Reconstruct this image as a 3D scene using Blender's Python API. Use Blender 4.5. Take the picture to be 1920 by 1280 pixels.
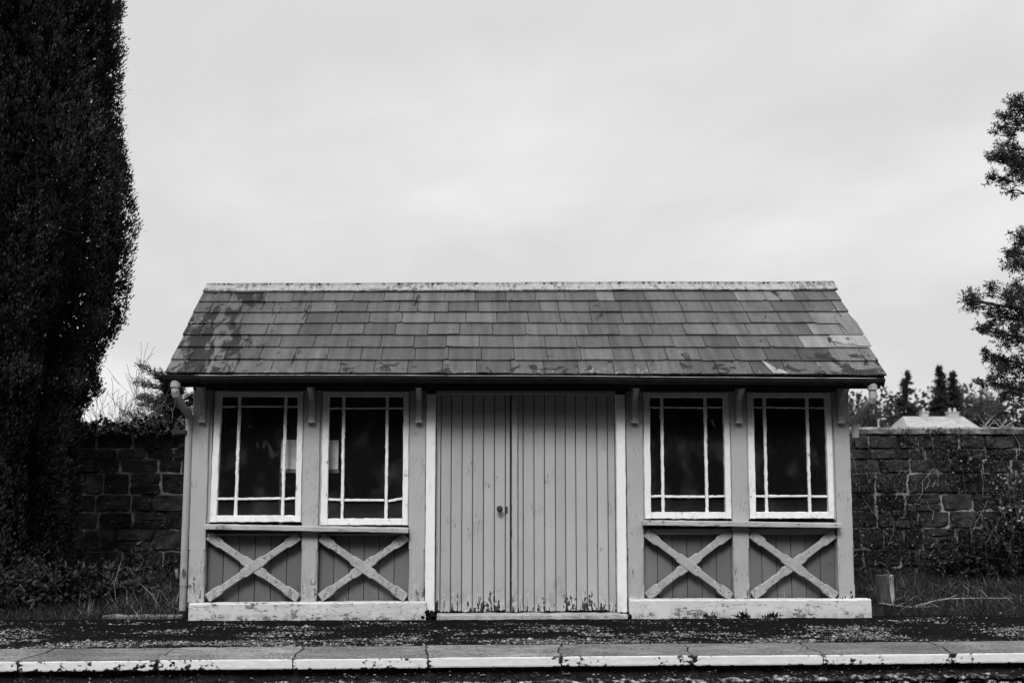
import bpy, bmesh, math, random
import numpy as np
from mathutils import Vector, noise
R = math.radians
random.seed(7); rng = np.random.default_rng(7)
SC = bpy.context.scene; COL = SC.collection
for o in list(bpy.data.objects): bpy.data.objects.remove(o)

# ------------------------------------------------------------ camera
cam = bpy.data.cameras.new('camera'); co = bpy.data.objects.new('camera', cam); COL.objects.link(co)
co.location = (-0.45, -10.6, 1.36); co.rotation_euler = (R(90 + 6.3), 0, R(-2.0))
cam.sensor_width = 36; cam.lens = 40.125; cam.clip_end = 2000; cam.clip_start = 0.1
cam.dof.use_dof = True; cam.dof.focus_distance = 10.6; cam.dof.aperture_fstop = 2.2
SC.camera = co
SC.view_settings.view_transform = 'Standard'; SC.view_settings.look = 'None'
SC.view_settings.exposure = 0.0; SC.view_settings.gamma = 1.0

# ------------------------------------------------------------ node helpers
class NT:
    def __init__(s, tree): s.t = tree; s.n = tree.nodes; s.l = tree.links
    def add(s, typ, **kw):
        n = s.n.new(typ)
        for k, v in kw.items():
            if k == 'ins':
                for a, b in v.items():
                    if hasattr(b, 'is_output'): s.l.new(b, n.inputs[a])
                    else: n.inputs[a].default_value = b
            else: setattr(n, k, v)
        return n
    def math(s, op, a, b=0.0, clamp=False):
        n = s.add('ShaderNodeMath', operation=op, use_clamp=clamp, ins={0: a, 1: b}); return n.outputs[0]
    def mixf(s, f, a, b):
        n = s.add('ShaderNodeMix', data_type='FLOAT', ins={0: f, 2: a, 3: b}); return n.outputs[0]
    def remap(s, v, a, b, c=0.0, d=1.0, smooth=False):
        n = s.add('ShaderNodeMapRange', ins={0: v, 1: a, 2: b, 3: c, 4: d})
        if smooth: n.interpolation_type = 'SMOOTHSTEP'
        return n.outputs[0]
    def noise(s, vec, scale, detail=4, rough=0.55, dist=0.0):
        n = s.add('ShaderNodeTexNoise', ins={'Vector': vec, 'Scale': scale, 'Detail': detail, 'Roughness': rough, 'Distortion': dist}); return n.outputs[0]
    def scaled(s, vec, sx, sy, sz, off=(0, 0, 0)):
        n = s.add('ShaderNodeMapping', ins={'Vector': vec, 'Scale': (sx, sy, sz), 'Location': off}); return n.outputs[0]
    def grey(s, v):
        n = s.add('ShaderNodeCombineColor', ins={0: v, 1: v, 2: v}); return n.outputs[0]

def newmat(name):
    m = bpy.data.materials.new(name); m.use_nodes = True; t = NT(m.node_tree); t.n.clear()
    out = t.add('ShaderNodeOutputMaterial'); b = t.add('ShaderNodeBsdfPrincipled'); t.l.new(b.outputs[0], out.inputs[0])
    pos = t.add('ShaderNodeNewGeometry').outputs['Position']
    return m, t, b, pos, out
def finish(t, b, val, rough=0.8, bump=None, bs=0.3, bd=0.01, spec=0.3):
    t.l.new(t.grey(val) , b.inputs['Base Color'])
    if hasattr(rough, 'is_output'): t.l.new(rough, b.inputs['Roughness'])
    else: b.inputs['Roughness'].default_value = rough
    b.inputs['Specular IOR Level'].default_value = spec
    if bump is not None:
        bn = t.add('ShaderNodeBump', ins={'Height': bump, 'Strength': bs, 'Distance': bd}); t.l.new(bn.outputs[0], b.inputs['Normal'])
def attr(t, name='tone'): return t.add('ShaderNodeAttribute', attribute_name=name).outputs['Fac']

# ------------------------------------------------------------ world: overcast sky over a physical sky
SUN_EL, SUN_AZ = 46, -14          # azimuth measured from the camera side (-Y), negative = from the left
W = bpy.data.worlds.new('World'); SC.world = W; W.use_nodes = True
t = NT(W.node_tree); t.n.clear()
wo = t.add('ShaderNodeOutputWorld'); bg = t.add('ShaderNodeBackground'); t.l.new(bg.outputs[0], wo.inputs[0])
sky = t.add('ShaderNodeTexSky', sky_type='NISHITA', sun_disc=False, sun_elevation=R(SUN_EL), sun_rotation=R(180 + SUN_AZ), air_density=1.0, dust_density=3.0)
bw = t.add('ShaderNodeRGBToBW', ins={0: sky.outputs[0]}).outputs[0]
gen = t.add('ShaderNodeTexCoord').outputs['Generated']
sep = t.add('ShaderNodeSeparateXYZ', ins={0: gen})
zc = t.math('MAXIMUM', sep.outputs[2], 0.0)
zz = t.math('ADD', zc, 0.22)
pr = t.add('ShaderNodeCombineXYZ', ins={0: t.math('DIVIDE', sep.outputs[0], zz), 1: t.math('DIVIDE', sep.outputs[1], zz), 2: 0.3}).outputs[0]
c1 = t.noise(t.scaled(pr, 0.75, 0.55, 1, (3.1, 1.2, 0)), 1.0, 5, 0.5, 0.35)
c2 = t.noise(t.scaled(pr, 1.0, 0.5, 1, (8.1, 5.2, 0)), 3.6, 5, 0.55, 0.6)
cl = t.math('ADD', t.remap(c1, 0.36, 0.64, 0.0, 0.75, True), t.math('MULTIPLY', c2, 0.42))
layer = t.remap(cl, 0.25, 0.92, 7.5, 9.7)
zen = t.math('ADD', 0.98, t.math('MULTIPLY', t.remap(zc, 0.36, 0.85, 0.0, 1.0, True), 1.5))     # an overcast sky is brightest overhead
layer = t.math('MULTIPLY', layer, zen)
low = t.remap(sep.outputs[2], -0.05, 0.0, 0.12, 1.0)
mix = t.mixf(0.94, t.math('MINIMUM', bw, 12.0), layer)
t.l.new(t.grey(t.math('MULTIPLY', mix, low)), bg.inputs[0]); bg.inputs[1].default_value = 0.1
sl = bpy.data.lights.new('sun', 'SUN'); sl.energy = 2.4; sl.angle = R(17); sl.color = (1, 1, 1)
so = bpy.data.objects.new('sun', sl); COL.objects.link(so); so.rotation_euler = (R(90 - SUN_EL), 0, R(SUN_AZ)); so.location = (-3, -8, 12)

# ------------------------------------------------------------ mesh helpers
class MB:
    def __init__(s): s.v = []; s.f = []; s.a = []
    def q(s, vs, fs, tone=0.5):
        b = len(s.v); s.v += [tuple(p) for p in vs]; s.f += [tuple(i + b for i in f) for f in fs]; s.a += [tone] * len(vs)
    def box(s, x0, x1, y0, y1, z0, z1, tone=0.5):
        s.q([(x0,y0,z0),(x1,y0,z0),(x1,y1,z0),(x0,y1,z0),(x0,y0,z1),(x1,y0,z1),(x1,y1,z1),(x0,y1,z1)],
            [(0,3,2,1),(4,5,6,7),(0,1,5,4),(1,2,6,5),(2,3,7,6),(3,0,4,7)], tone)
    def bar(s, p0, p1, w, d, side=(1,0,0), n=1, jit=0.0, ch=0.0, tone=0.5):
        """timber from p0 to p1, width w along side, depth d; chamfer ch, wobbled by jit"""
        p0 = Vector(p0); p1 = Vector(p1); ax = (p1 - p0).normalized(); sd = Vector(side); sd = (sd - ax * sd.dot(ax)).normalized(); up = ax.cross(sd)
        if ch > 0: prof = [(-w/2+ch,-d/2),(w/2-ch,-d/2),(w/2,-d/2+ch),(w/2,d/2-ch),(w/2-ch,d/2),(-w/2+ch,d/2),(-w/2,d/2-ch),(-w/2,-d/2+ch)]
        else: prof = [(-w/2,-d/2),(w/2,-d/2),(w/2,d/2),(-w/2,d/2)]
        k = len(prof); vs = []; fs = []
        for i in range(n + 1):
            c = p0.lerp(p1, i / n)
            for a, b in prof:
                vs.append(c + sd * (a + random.gauss(0, jit)) + up * (b + random.gauss(0, jit * .5)))
        for i in range(n):
            for j in range(k):
                fs.append((i*k+j, i*k+(j+1)%k, (i+1)*k+(j+1)%k, (i+1)*k+j))
        fs.append(tuple(range(k))[::-1]); fs.append(tuple(n*k + j for j in range(k)))
        s.q(vs, fs, tone)
    def tube(s, pts, radii, n=8, tone=0.5, cap=True):
        pts = [Vector(p) for p in pts]; vs = []; fs = []; m = len(pts)
        if not hasattr(radii, '__len__'): radii = [radii] * m
        prev = None
        for i, p in enumerate(pts):
            d = (pts[min(i+1, m-1)] - pts[max(i-1, 0)]).normalized()
            if prev is None: prev = d.orthogonal().normalized()
            prev = (prev - d * prev.dot(d)).normalized(); o = d.cross(prev)
            for j in range(n):
                a = 2*math.pi*j/n; vs.append(p + (prev*math.cos(a) + o*math.sin(a)) * radii[i])
        for i in range(m-1):
            for j in range(n): fs.append((i*n+j, i*n+(j+1)%n, (i+1)*n+(j+1)%n, (i+1)*n+j))
        if cap: fs.append(tuple(range(n))[::-1]); fs.append(tuple((m-1)*n + j for j in range(n)))
        s.q(vs, fs, tone)
    def prismx(s, prof, x0, x1, tone=0.5):      # prof in (y,z)
        k = len(prof); vs = [(x0,y,z) for y,z in prof] + [(x1,y,z) for y,z in prof]
        fs = [tuple(range(k)), tuple(range(k, 2*k))[::-1]] + [(i, i+k, (i+1)%k+k, (i+1)%k) for i in range(k)]
        s.q(vs, fs, tone)
    def prismy(s, prof, y0, y1, tone=0.5):      # prof in (x,z)
        k = len(prof); vs = [(x,y0,z) for x,z in prof] + [(x,y1,z) for x,z in prof]
        fs = [tuple(range(k))[::-1], tuple(range(k, 2*k))] + [(i, (i+1)%k, (i+1)%k+k, i+k) for i in range(k)]
        s.q(vs, fs, tone)
    def build(s, name, mat, parent=None, bevel=0.0, smooth=False):
        me = bpy.data.meshes.new(name); me.from_pydata(s.v, [], s.f); me.update()
        at = me.attributes.new('tone', 'FLOAT', 'POINT'); at.data.foreach_set('value', np.array(s.a, dtype=np.float32))
        bm = bmesh.new(); bm.from_mesh(me); bmesh.ops.recalc_face_normals(bm, faces=bm.faces); bm.to_mesh(me); bm.free()
        me.materials.append(mat)
        if smooth: me.polygons.foreach_set('use_smooth', [True]*len(me.polygons))
        o = bpy.data.objects.new(name, me); COL.objects.link(o); setpar(o, parent)
        if bevel:
            md = o.modifiers.new('bevel', 'BEVEL'); md.width = bevel; md.segments = 2; md.limit_method = 'ANGLE'; md.angle_limit = R(40)
        return o
def rootloc(o):
    L = Vector((0,0,0))
    while o is not None: L += o.location; o = o.parent
    return L
def setpar(o, parent):
    if parent is not None: o.parent = parent; o.location = -rootloc(parent)
def thing(name, loc, label, cat, group=None):
    o = bpy.data.objects.new(name, None); COL.objects.link(o); o.location = loc; o.empty_display_size = .2
    tag(o, label, cat, group); return o
def tag(o, label=None, cat=None, group=None, kind=None):
    if label: o['label'] = label
    if cat: o['category'] = cat
    if group: o['group'] = group
    if kind: o['kind'] = kind
    return o
def np_mesh(name, V, F4, tone, mat, parent=None):
    me = bpy.data.meshes.new(name); nv, nf = len(V), len(F4)
    me.vertices.add(nv); me.vertices.foreach_set('co', V.astype(np.float32).ravel())
    me.loops.add(nf*4); me.loops.foreach_set('vertex_index', F4.astype(np.int32).ravel())
    me.polygons.add(nf); me.polygons.foreach_set('loop_start', np.arange(0, nf*4, 4, dtype=np.int32))
    me.update(calc_edges=True)
    at = me.attributes.new('tone', 'FLOAT', 'POINT'); at.data.foreach_set('value', tone.astype(np.float32))
    me.materials.append(mat)
    o = bpy.data.objects.new(name, me); COL.objects.link(o); setpar(o, parent); return o
def unit(a): return a / np.maximum(np.linalg.norm(a, axis=1, keepdims=True), 1e-6)
def leaf_arrays(P, D, L, Wd, tone):
    """rhombus leaves at P, pointing D (unit), length L, width Wd"""
    n = len(P); D = unit(D); S = unit(np.cross(D, rng.normal(size=(n,3)))); N = np.cross(D, S)
    L = np.broadcast_to(L, (n,))[:,None]; Wd = np.broadcast_to(Wd, (n,))[:,None]
    m = P + D*L*.45 - N*L*.06
    V = np.stack([P, m + S*Wd*.5, P + D*L, m - S*Wd*.5], 1).reshape(-1,3)
    F = np.arange(n*4).reshape(-1,4)
    return V, F, np.repeat(np.broadcast_to(tone,(n,)), 4)
def rdir(n): return unit(rng.normal(size=(n,3)))

# ------------------------------------------------------------ materials
def paint(name, base, crack=0.0, peel=0.72, pz=0.45, pzamt=0.12, under=0.10, flake=0.55, spread=0.05, dirt=0.12, off=0.0, streak=(26,26,5), sz=0.35):
    """weathered oil paint on timber: peels more near the ground, stained along the grain"""
    m, t, b, pos, o = newmat(name)
    z = t.add('ShaderNodeSeparateXYZ', ins={0: pos}).outputs[2]
    g = t.noise(t.scaled(pos, *streak, off=(off, 0, 0)), 1.0, 6, 0.65)
    g2 = t.noise(t.scaled(pos, 9, 9, 3, off=(off, 2, 0)), 1.0, 4, 0.6)
    n = t.math('ADD', t.math('MULTIPLY', g, 0.6), t.math('MULTIPLY', g2, 0.4))
    low = t.remap(z, 0.02, pz, 1.0, 0.0, True)
    thr = t.math('SUBTRACT', peel, t.math('MULTIPLY', low, pzamt))
    msk = t.remap(t.math('SUBTRACT', n, thr), 0.0, 0.012, 0.0, 1.0)
    edge = t.remap(t.math('SUBTRACT', n, t.math('SUBTRACT', thr, spread*0.5)), 0.0, 0.01, 0.0, 1.0)
    if crack > 0:      # hairline cracks and lifted paint, in patches
        cn = t.noise(t.scaled(pos, *[q*1.0 for q in streak], off=(off+3, 1, 0)), 1.0, 3, 0.5, 0.3)
        cm = t.remap(t.noise(t.scaled(pos, 4, 4, 4, off=(off, 8, 2)), 1.0, 3, 0.6), 0.62 - 0.1*crack, 0.70 - 0.1*crack)
        ck = t.math('MULTIPLY', t.remap(t.math('ABSOLUTE', t.math('SUBTRACT', cn, 0.5)), 0.0, 0.012, 1.0, 0.0), cm)
        msk = t.math('MAXIMUM', msk, ck)
    fine = t.noise(t.scaled(pos, 90, 90, 14), 1.0, 3, 0.6)
    dn = t.noise(t.scaled(pos, 3, 3, 1.6, off=(off, 5, 1)), 1.0, 5, 0.6)
    basev = t.math('MULTIPLY', base, t.math('ADD', 1 - dirt*0.9, t.math('MULTIPLY', dn, dirt*1.8)))
    basev = t.math('MULTIPLY', basev, t.math('ADD', 0.95, t.math('MULTIPLY', fine, 0.1)))
    gr = t.noise(t.scaled(pos, 160, 160, 9), 1.0, 3, 0.6)
    und = t.remap(gr, 0.3, 0.7, under*0.35, under*1.8)
    primer = t.math('MULTIPLY', flake, t.math('ADD', 0.8, t.math('MULTIPLY', gr, 0.4)))
    basev = t.math('MULTIPLY', basev, t.math('MULTIPLY', attr(t), 2.0))
    sn = t.noise(t.scaled(pos, 11, 11, 5, off=(off, 3, 3)), 1.0, 4, 0.65)
    basev = t.math('MULTIPLY', basev, t.math('SUBTRACT', 1.0, t.math('MULTIPLY', low, t.remap(sn, 0.4, 0.7, 0.0, 0.45))))
    crumb = t.remap(t.noise(t.scaled(pos, 48, 48, 26, off=(off, 6, 1)), 1.0, 4, 0.6), 0.53, 0.56)
    v = t.mixf(edge, basev, primer); v = t.mixf(t.math('MULTIPLY', msk, t.math('SUBTRACT', 1.0, t.math('MULTIPLY', crumb, 0.85))), v, und)
    sp = t.noise(t.scaled(pos, 38, 38, 22, off=(off, 0, 7)), 1.0, 2, 0.5)     # small dark knocks
    v = t.mixf(t.remap(sp, 0.745, 0.76, 0.0, 0.75), v, 0.06)
    h = t.math('ADD', t.math('MULTIPLY', msk, -1.0), t.math('MULTIPLY', fine, 0.25))
    finish(t, b, v, t.mixf(msk, 0.6, 0.95), h, 0.7, 0.005, spec=0.14); return m
M = {}
M['grey'] = paint('weathered_grey_paint', 0.40, 0.3, 0.70, 0.42, 0.16, off=0)
M['greypost'] = paint('weathered_grey_post_paint', 0.415, 1.1, 0.64, 0.7, 0.13, under=0.11, flake=0.5, off=4, dirt=0.2)
M['rotpost'] = paint('rotten_post_paint', 0.40, 1.1, 0.66, 0.36, 0.27, under=0.02, flake=0.5, off=6, dirt=0.2, streak=(34,34,4))
M['door'] = paint('grey_door_paint', 0.435, 0.5, 0.72, 0.45, 0.25, under=0.04, flake=0.55, off=9, streak=(34,34,3.2), dirt=0.16)
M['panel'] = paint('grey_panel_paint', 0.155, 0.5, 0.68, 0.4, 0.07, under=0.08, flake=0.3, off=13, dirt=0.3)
M['brace'] = paint('weathered_brace_paint', 0.37, 2.0, 0.55, 0.5, 0.06, under=0.22, flake=0.5, off=2, streak=(14,14,14), dirt=0.2)
M['white'] = paint('white_gloss_paint', 0.82, 0.25, 0.70, 0.3, 0.10, under=0.14, flake=0.75, off=20, dirt=0.12)
M['sash'] = paint('flaking_white_sash_paint', 0.82, 1.1, 0.63, 1.05, 0.045, under=0.2, flake=0.7, off=24, streak=(20,20,20), dirt=0.12)
M['plinth'] = paint('peeling_cream_plinth_paint', 0.57, 2.0, 0.595, 0.07, 0.06, under=0.13, flake=0.50, spread=0.07, off=31, streak=(7,7,26), dirt=0.25)
M['sill'] = paint('worn_sill_paint', 0.42, 1.5, 0.57, 0.3, 0.0, under=0.2, flake=0.45, off=35, streak=(5,5,40), dirt=0.3)
M['pipe'] = paint('painted_iron_pipe', 0.36, 0.6, 0.63, 1.2, 0.04, under=0.09, flake=0.2, off=41, streak=(16,16,10), dirt=0.35)
M['soffit'] = paint('shade_dark_timber', 0.035, 0, 0.74, 0.0, 0.0, under=0.05, flake=0.1, off=45)  # eave and gap shade put into a near-black timber colour
M['dark'] = paint('black_gutter_paint', 0.02, 0, 0.70, 0.0, 0.0, under=0.1, flake=0.35, off=49, streak=(22,22,40))
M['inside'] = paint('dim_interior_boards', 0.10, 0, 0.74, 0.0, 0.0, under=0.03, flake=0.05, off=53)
M['iron'] = paint('rusted_iron', 0.05, 0, 0.6, 0.0, 0.0, under=0.1, flake=0.08, off=57)
M['board'] = paint('blank_white_board', 0.85, 0, 0.8, 0.0, 0.0, off=60, dirt=0.05)

def slate_mat():
    m, t, b, pos, o = newmat('roof_slate'); tone = attr(t)
    sep = t.add('ShaderNodeSeparateXYZ', ins={0: pos}); x, z = sep.outputs[0], sep.outputs[2]
    st = t.noise(t.scaled(pos, 13, 0.7, 0.9, off=(0,0,tone) if False else (0,0,0)), 1.0, 4, 0.55)
    fi = t.noise(t.scaled(pos, 30, 14, 14), 1.0, 5, 0.7)
    v = t.math('MULTIPLY', tone, t.remap(st, 0.32, 0.68, 0.8, 1.32))
    v = t.math('MULTIPLY', v, t.remap(fi, 0.3, 0.7, 0.85, 1.15))
    # moss and soot on the left verge and in runs
    s1 = t.noise(t.scaled(pos, 5.5, 1.3, 1.3, off=(5,3,0)), 1.0, 6, 0.65, 0.3)
    lm = t.remap(x, -3.3, -1.5, 0.19, 0.0)
    le = t.remap(z, 2.2, 2.42, 0.115, 0.0)
    s2 = t.noise(t.scaled(pos, 7, 6, 6, off=(1,3,0)), 1.0, 5, 0.6, 0.3)
    rm = t.math('MULTIPLY', t.remap(x, 2.3, 3.0, 0.0, 0.13), t.remap(z, 2.3, 2.7, 1.0, 0.0))
    dk = t.remap(t.math('ADD', s1, lm), 0.635, 0.68)
    dk2 = t.remap(t.math('ADD', t.math('ADD', s2, le), rm), 0.655, 0.70)
    v = t.mixf(t.math('MULTIPLY', t.math('MAXIMUM', dk, dk2), 0.9), v, 0.010)
    # pale lichen
    l1 = t.noise(t.scaled(pos, 26, 20, 20, off=(2,0,0)), 1.0, 5, 0.7)
    l2 = t.noise(t.scaled(pos, 2.2, 2, 2, off=(7,0,0)), 1.0, 3, 0.5)
    edge = t.math('MAXIMUM', t.remap(z, 2.22, 2.32, 0.10, 0.0), t.math('MAXIMUM', t.remap(x, -3.15, -2.5, 0.10, 0.0), t.remap(x, 2.5, 3.1, 0.0, 0.07)))
    lt = t.remap(t.math('ADD', t.math('ADD', t.math('MULTIPLY', l1, 0.7), t.math('MULTIPLY', l2, 0.3)), edge), 0.66, 0.69)
    v = t.mixf(t.math('MULTIPLY', lt, 0.7), v, 0.22)
    finish(t, b, v, 0.7, fi, 0.4, 0.004, spec=0.10); return m
M['slate'] = slate_mat()

def simple(name, lo, hi, sc=(6,6,6), detail=6, rough=0.9, bs=0.6, bd=0.02, usetone=False, a=0.35, c=0.65, spec=0.3, speck=None):
    m, t, b, pos, o = newmat(name)
    n = t.noise(t.scaled(pos, *sc), 1.0, detail, 0.65, 0.2)
    v = t.remap(n, a, c, lo, hi)
    if usetone: v = t.math('MULTIPLY', v, t.math('MULTIPLY', attr(t), 2.0))
    if speck:
        s = t.noise(pos, speck[0], 2, 0.6); v = t.mixf(t.remap(s, speck[1], speck[1]+0.02), v, speck[2])
    finish(t, b, v, rough, n, bs, bd, spec); return m
M['stone'] = simple('old_wall_stone', 0.003, 0.034, (5,5,5), 8, usetone=True, bs=1.0, bd=0.04, speck=(38, 0.66, 0.14))
M['wallcap'] = simple('mossy_wall_coping', 0.04, 0.27, (7,7,7), 6, bs=0.8, bd=0.03)
M['lead'] = None
def ridge_mat():
    m, t, b, pos, o = newmat('cement_ridge')
    z = t.add('ShaderNodeSeparateXYZ', ins={0: pos}); x = z.outputs[0]
    n = t.noise(t.scaled(pos, 26, 9, 9), 1.0, 6, 0.7, 0.3); n2 = t.noise(t.scaled(pos, 3.2, 3, 3), 1.0, 3, 0.5)
    v = t.remap(n, 0.3, 0.7, 0.33, 0.17)
    v = t.mixf(t.remap(t.math('ADD', t.math('MULTIPLY', n, 0.6), t.math('MULTIPLY', n2, 0.4)), 0.53, 0.57, 0, 0.7), v, 0.075)
    s = t.noise(t.scaled(pos, 14, 12, 16, off=(3,0,0)), 1.0, 3, 0.5)
    v = t.mixf(t.remap(s, 0.68, 0.70, 0, 0.9), v, 0.03)
    finish(t, b, v, 0.85, n, 0.6, 0.01); return m
M['ridge'] = ridge_mat()

def mortar_mat():
    m, t, b, pos, o = newmat('lime_mortar')
    n = t.noise(t.scaled(pos, 2.2, 2.2, 2.2), 1.0, 3, 0.5); f = t.noise(pos, 40, 5, 0.7)
    v = t.math('MULTIPLY', t.remap(n, 0.45, 0.56, 0.02, 0.34), t.remap(f, 0.35, 0.65, 0.4, 1.2))
    finish(t, b, v, 0.95, f, 0.8, 0.02); return m
M['mortar'] = mortar_mat()

def asphalt_mat():
    m, t, b, pos, o = newmat('old_asphalt')
    y = t.add('ShaderNodeSeparateXYZ', ins={0: pos}).outputs[1]
    n1 = t.noise(pos, 55, 3, 0.6); n2 = t.noise(pos, 1.3, 4, 0.6); n3 = t.noise(pos, 160, 2, 0.5); n4 = t.noise(pos, 9, 5, 0.65)
    v = t.remap(n3, 0.35, 0.65, 0.003, 0.012)
    thr = t.math('SUBTRACT', 0.69, t.math('ADD', t.remap(y, -1.65, -0.5, 0.085, 0.0), t.math('MULTIPLY', t.math('SUBTRACT', n2, 0.5), 0.22)))
    v = t.mixf(t.remap(t.math('SUBTRACT', n1, thr), 0.0, 0.03), v, t.remap(n3, 0.3, 0.7, 0.05, 0.20))
    n5 = t.noise(t.scaled(pos, 2.0, 6, 2), 1.0, 4, 0.6)
    v = t.mixf(t.remap(n4, 0.52, 0.60, 0.0, 0.9), v, 0.005)
    v = t.mixf(t.math('MULTIPLY', t.remap(n5, 0.46, 0.56), t.remap(y, -1.55, -1.1, 0.25, 0.85)), v, 0.006)
    finish(t, b, v, 1.0, t.math('ADD', n1, t.math('MULTIPLY', n4, 1.5)), 1.0, 0.02, spec=0.02); return m
M['asphalt'] = asphalt_mat()
M['soil'] = simple('dark_earth_and_moss', 0.004, 0.025, (5,5,5), 8, bs=1.0, bd=0.04, speck=(60, 0.70, 0.12), spec=0.02)
M['trackbed'] = simple('dark_ballast', 0.01, 0.03, (12,12,12), 8, bs=1.0, bd=0.05, spec=0.02)
M['field'] = simple('rough_field', 0.02, 0.05, (0.5,0.5,0.5), 8)

def coping_mat():
    m, t, b, pos, o = newmat('stone_coping')
    n = t.noise(t.scaled(pos, 9, 22, 22), 1.0, 6, 0.7); n2 = t.noise(pos, 1.4, 4, 0.6); f = t.noise(t.scaled(pos, 34, 85, 34), 1.0, 4, 0.65)
    v = t.remap(t.math('ADD', t.math('MULTIPLY', n, 0.5), t.math('MULTIPLY', n2, 0.5)), 0.40, 0.60, 0.145, 0.27)
    v = t.math('MULTIPLY', v, t.math('MULTIPLY', attr(t), 2.0))
    pm = t.noise(t.scaled(pos, 3, 7, 3), 1.0, 4, 0.6)
    v = t.mixf(t.math('MULTIPLY', t.remap(f, 0.47, 0.53, 0, 0.92), t.remap(pm, 0.38, 0.54, 0.25, 0.95)), v, 0.05)
    finish(t, b, v, 1.0, t.math('ADD', n, f), 0.9, 0.012, spec=0.05); return m
M['coping'] = coping_mat()
def edgepaint_mat():
    m, t, b, pos, o = newmat('white_edge_paint')
    sp = t.add('ShaderNodeSeparateXYZ', ins={0: pos}); x, z = sp.outputs[0], sp.outputs[2]
    n = t.noise(t.scaled(pos, 22, 22, 30), 1.0, 5, 0.65); n2 = t.noise(t.scaled(pos, 1.1, 1, 1), 1.0, 3, 0.5)
    fx = t.math('ABSOLUTE', t.math('SUBTRACT', t.math('FRACT', t.math('DIVIDE', t.math('ADD', x, 2.692+0.48), 0.965)), 0.5))
    jt = t.remap(fx, 0.0, 0.055, 0.14, 0.0)
    lo = t.remap(z, -0.074, -0.060, 0.12, 0.0)
    bad = t.math('MULTIPLY', t.remap(n2, 0.47, 0.60, 0.0, 0.14), 1.0)
    s = t.math('ADD', t.math('ADD', n, jt), t.math('ADD', lo, bad))
    k = t.remap(s, 0.685, 0.70)
    w = t.remap(t.noise(t.scaled(pos, 12, 12, 50), 1.0, 4, 0.6), 0.3, 0.7, 0.78, 0.62)
    finish(t, b, t.mixf(k, w, 0.012), 0.6, t.math('MULTIPLY', k, -1.0), 0.6, 0.004); return m
M['edge'] = edgepaint_mat()
M['rubble'] = simple('pale_platform_rubble', 0.01, 0.6, (24,24,40), 6, usetone=True, bs=1.0, bd=0.03, a=0.47, c=0.62)
M['darkface'] = simple('overhang_shade_masonry', 0.004, 0.03, (20,20,20), 6, bs=1, bd=0.02, speck=(50, 0.69, 0.28))  # shade under the coping overhang put into the masonry colour

def leafmat(name, base, rough=0.5, spec=0.4):
    m, t, b, pos, o = newmat(name)
    n = t.noise(pos, 2.2, 3, 0.5)
    v = t.math('MULTIPLY', t.math('MULTIPLY', attr(t), 2*base), t.remap(n, 0.3, 0.7, 0.6, 1.4))
    finish(t, b, v, rough, spec=spec); return m
M['yew'] = leafmat('yew_needles', 0.018, 0.7, 0.15)
M['ivy'] = leafmat('ivy_leaves', 0.032, 0.45, 0.35)
M['shrub'] = leafmat('dark_shrub_leaves', 0.021, 0.55, 0.25)
M['grass'] = leafmat('rough_grass', 0.023, 0.7, 0.2)
M['straw'] = leafmat('dry_straw', 0.14, 0.7, 0.2)
M['pine'] = leafmat('pine_needles', 0.032, 0.65, 0.2)
M['bark'] = simple('dark_bark', 0.015, 0.05, (9,9,3), 6, bs=1, bd=0.03)
M['twig'] = simple('pale_bare_twig', 0.16, 0.34, (12,12,12), 4)
M['greytwig'] = simple('grey_bare_branches', 0.10, 0.17, (2,2,2), 4)
M['darktwig'] = simple('dark_bare_branches', 0.03, 0.08, (4,4,4), 4)
M['stump'] = simple('split_grey_timber', 0.10, 0.42, (34,34,4), 6, bs=1, bd=0.015, a=0.42, c=0.6)
M['stumpbark'] = simple('stump_bark', 0.02, 0.09, (20,20,5), 6, bs=1, bd=0.015)
M['render'] = simple('pale_render', 0.3, 0.4, (1,1,1), 4)
M['roofpale'] = simple('pale_tile_roof', 0.20, 0.34, (3,3,9), 4)
M['pebble'] = simple('grit_and_pebbles', 0.03, 0.26, (30,30,30), 2, usetone=True)
def glassmat():
    m = bpy.data.materials.new('old_window_glass'); m.use_nodes = True; t = NT(m.node_tree); t.n.clear()
    out = t.add('ShaderNodeOutputMaterial'); pos = t.add('ShaderNodeNewGeometry').outputs['Position']
    tr = t.add('ShaderNodeBsdfTransparent', ins={0: (0.86,0.86,0.86,1)}); gl = t.add('ShaderNodeBsdfGlossy', ins={'Roughness': 0.02, 'Color': (1,1,1,1)})
    df = t.add('ShaderNodeBsdfDiffuse', ins={0: (0.4,0.4,0.4,1)})
    wv = t.noise(t.scaled(pos, 2.5, 1, 1.6), 1.0, 2, 0.5); bn = t.add('ShaderNodeBump', ins={'Height': wv, 'Strength': 0.25, 'Distance': 0.02}); t.l.new(bn.outputs[0], gl.inputs['Normal'])
    m1 = t.add('ShaderNodeMixShader', ins={0: 0.022, 1: tr.outputs[0], 2: gl.outputs[0]})
    z = t.add('ShaderNodeSeparateXYZ', ins={0: pos}).outputs[2]
    n = t.noise(t.scaled(pos, 3, 1, 2.4), 1.0, 5, 0.6); grime_sheen = t.math('ADD', t.math('MULTIPLY', t.remap(n, 0.50, 0.72, 0.0, 1.0, True), 0.07), t.remap(z, 0.9, 1.06, 0.06, 0.016))  # grime film, partly standing in for the panes' grey reflection
    m2 = t.add('ShaderNodeMixShader', ins={0: grime_sheen, 1: m1.outputs[0], 2: df.outputs[0]})
    t.l.new(m2.outputs[0], out.inputs[0]); return m
M['glass'] = glassmat()

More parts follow.
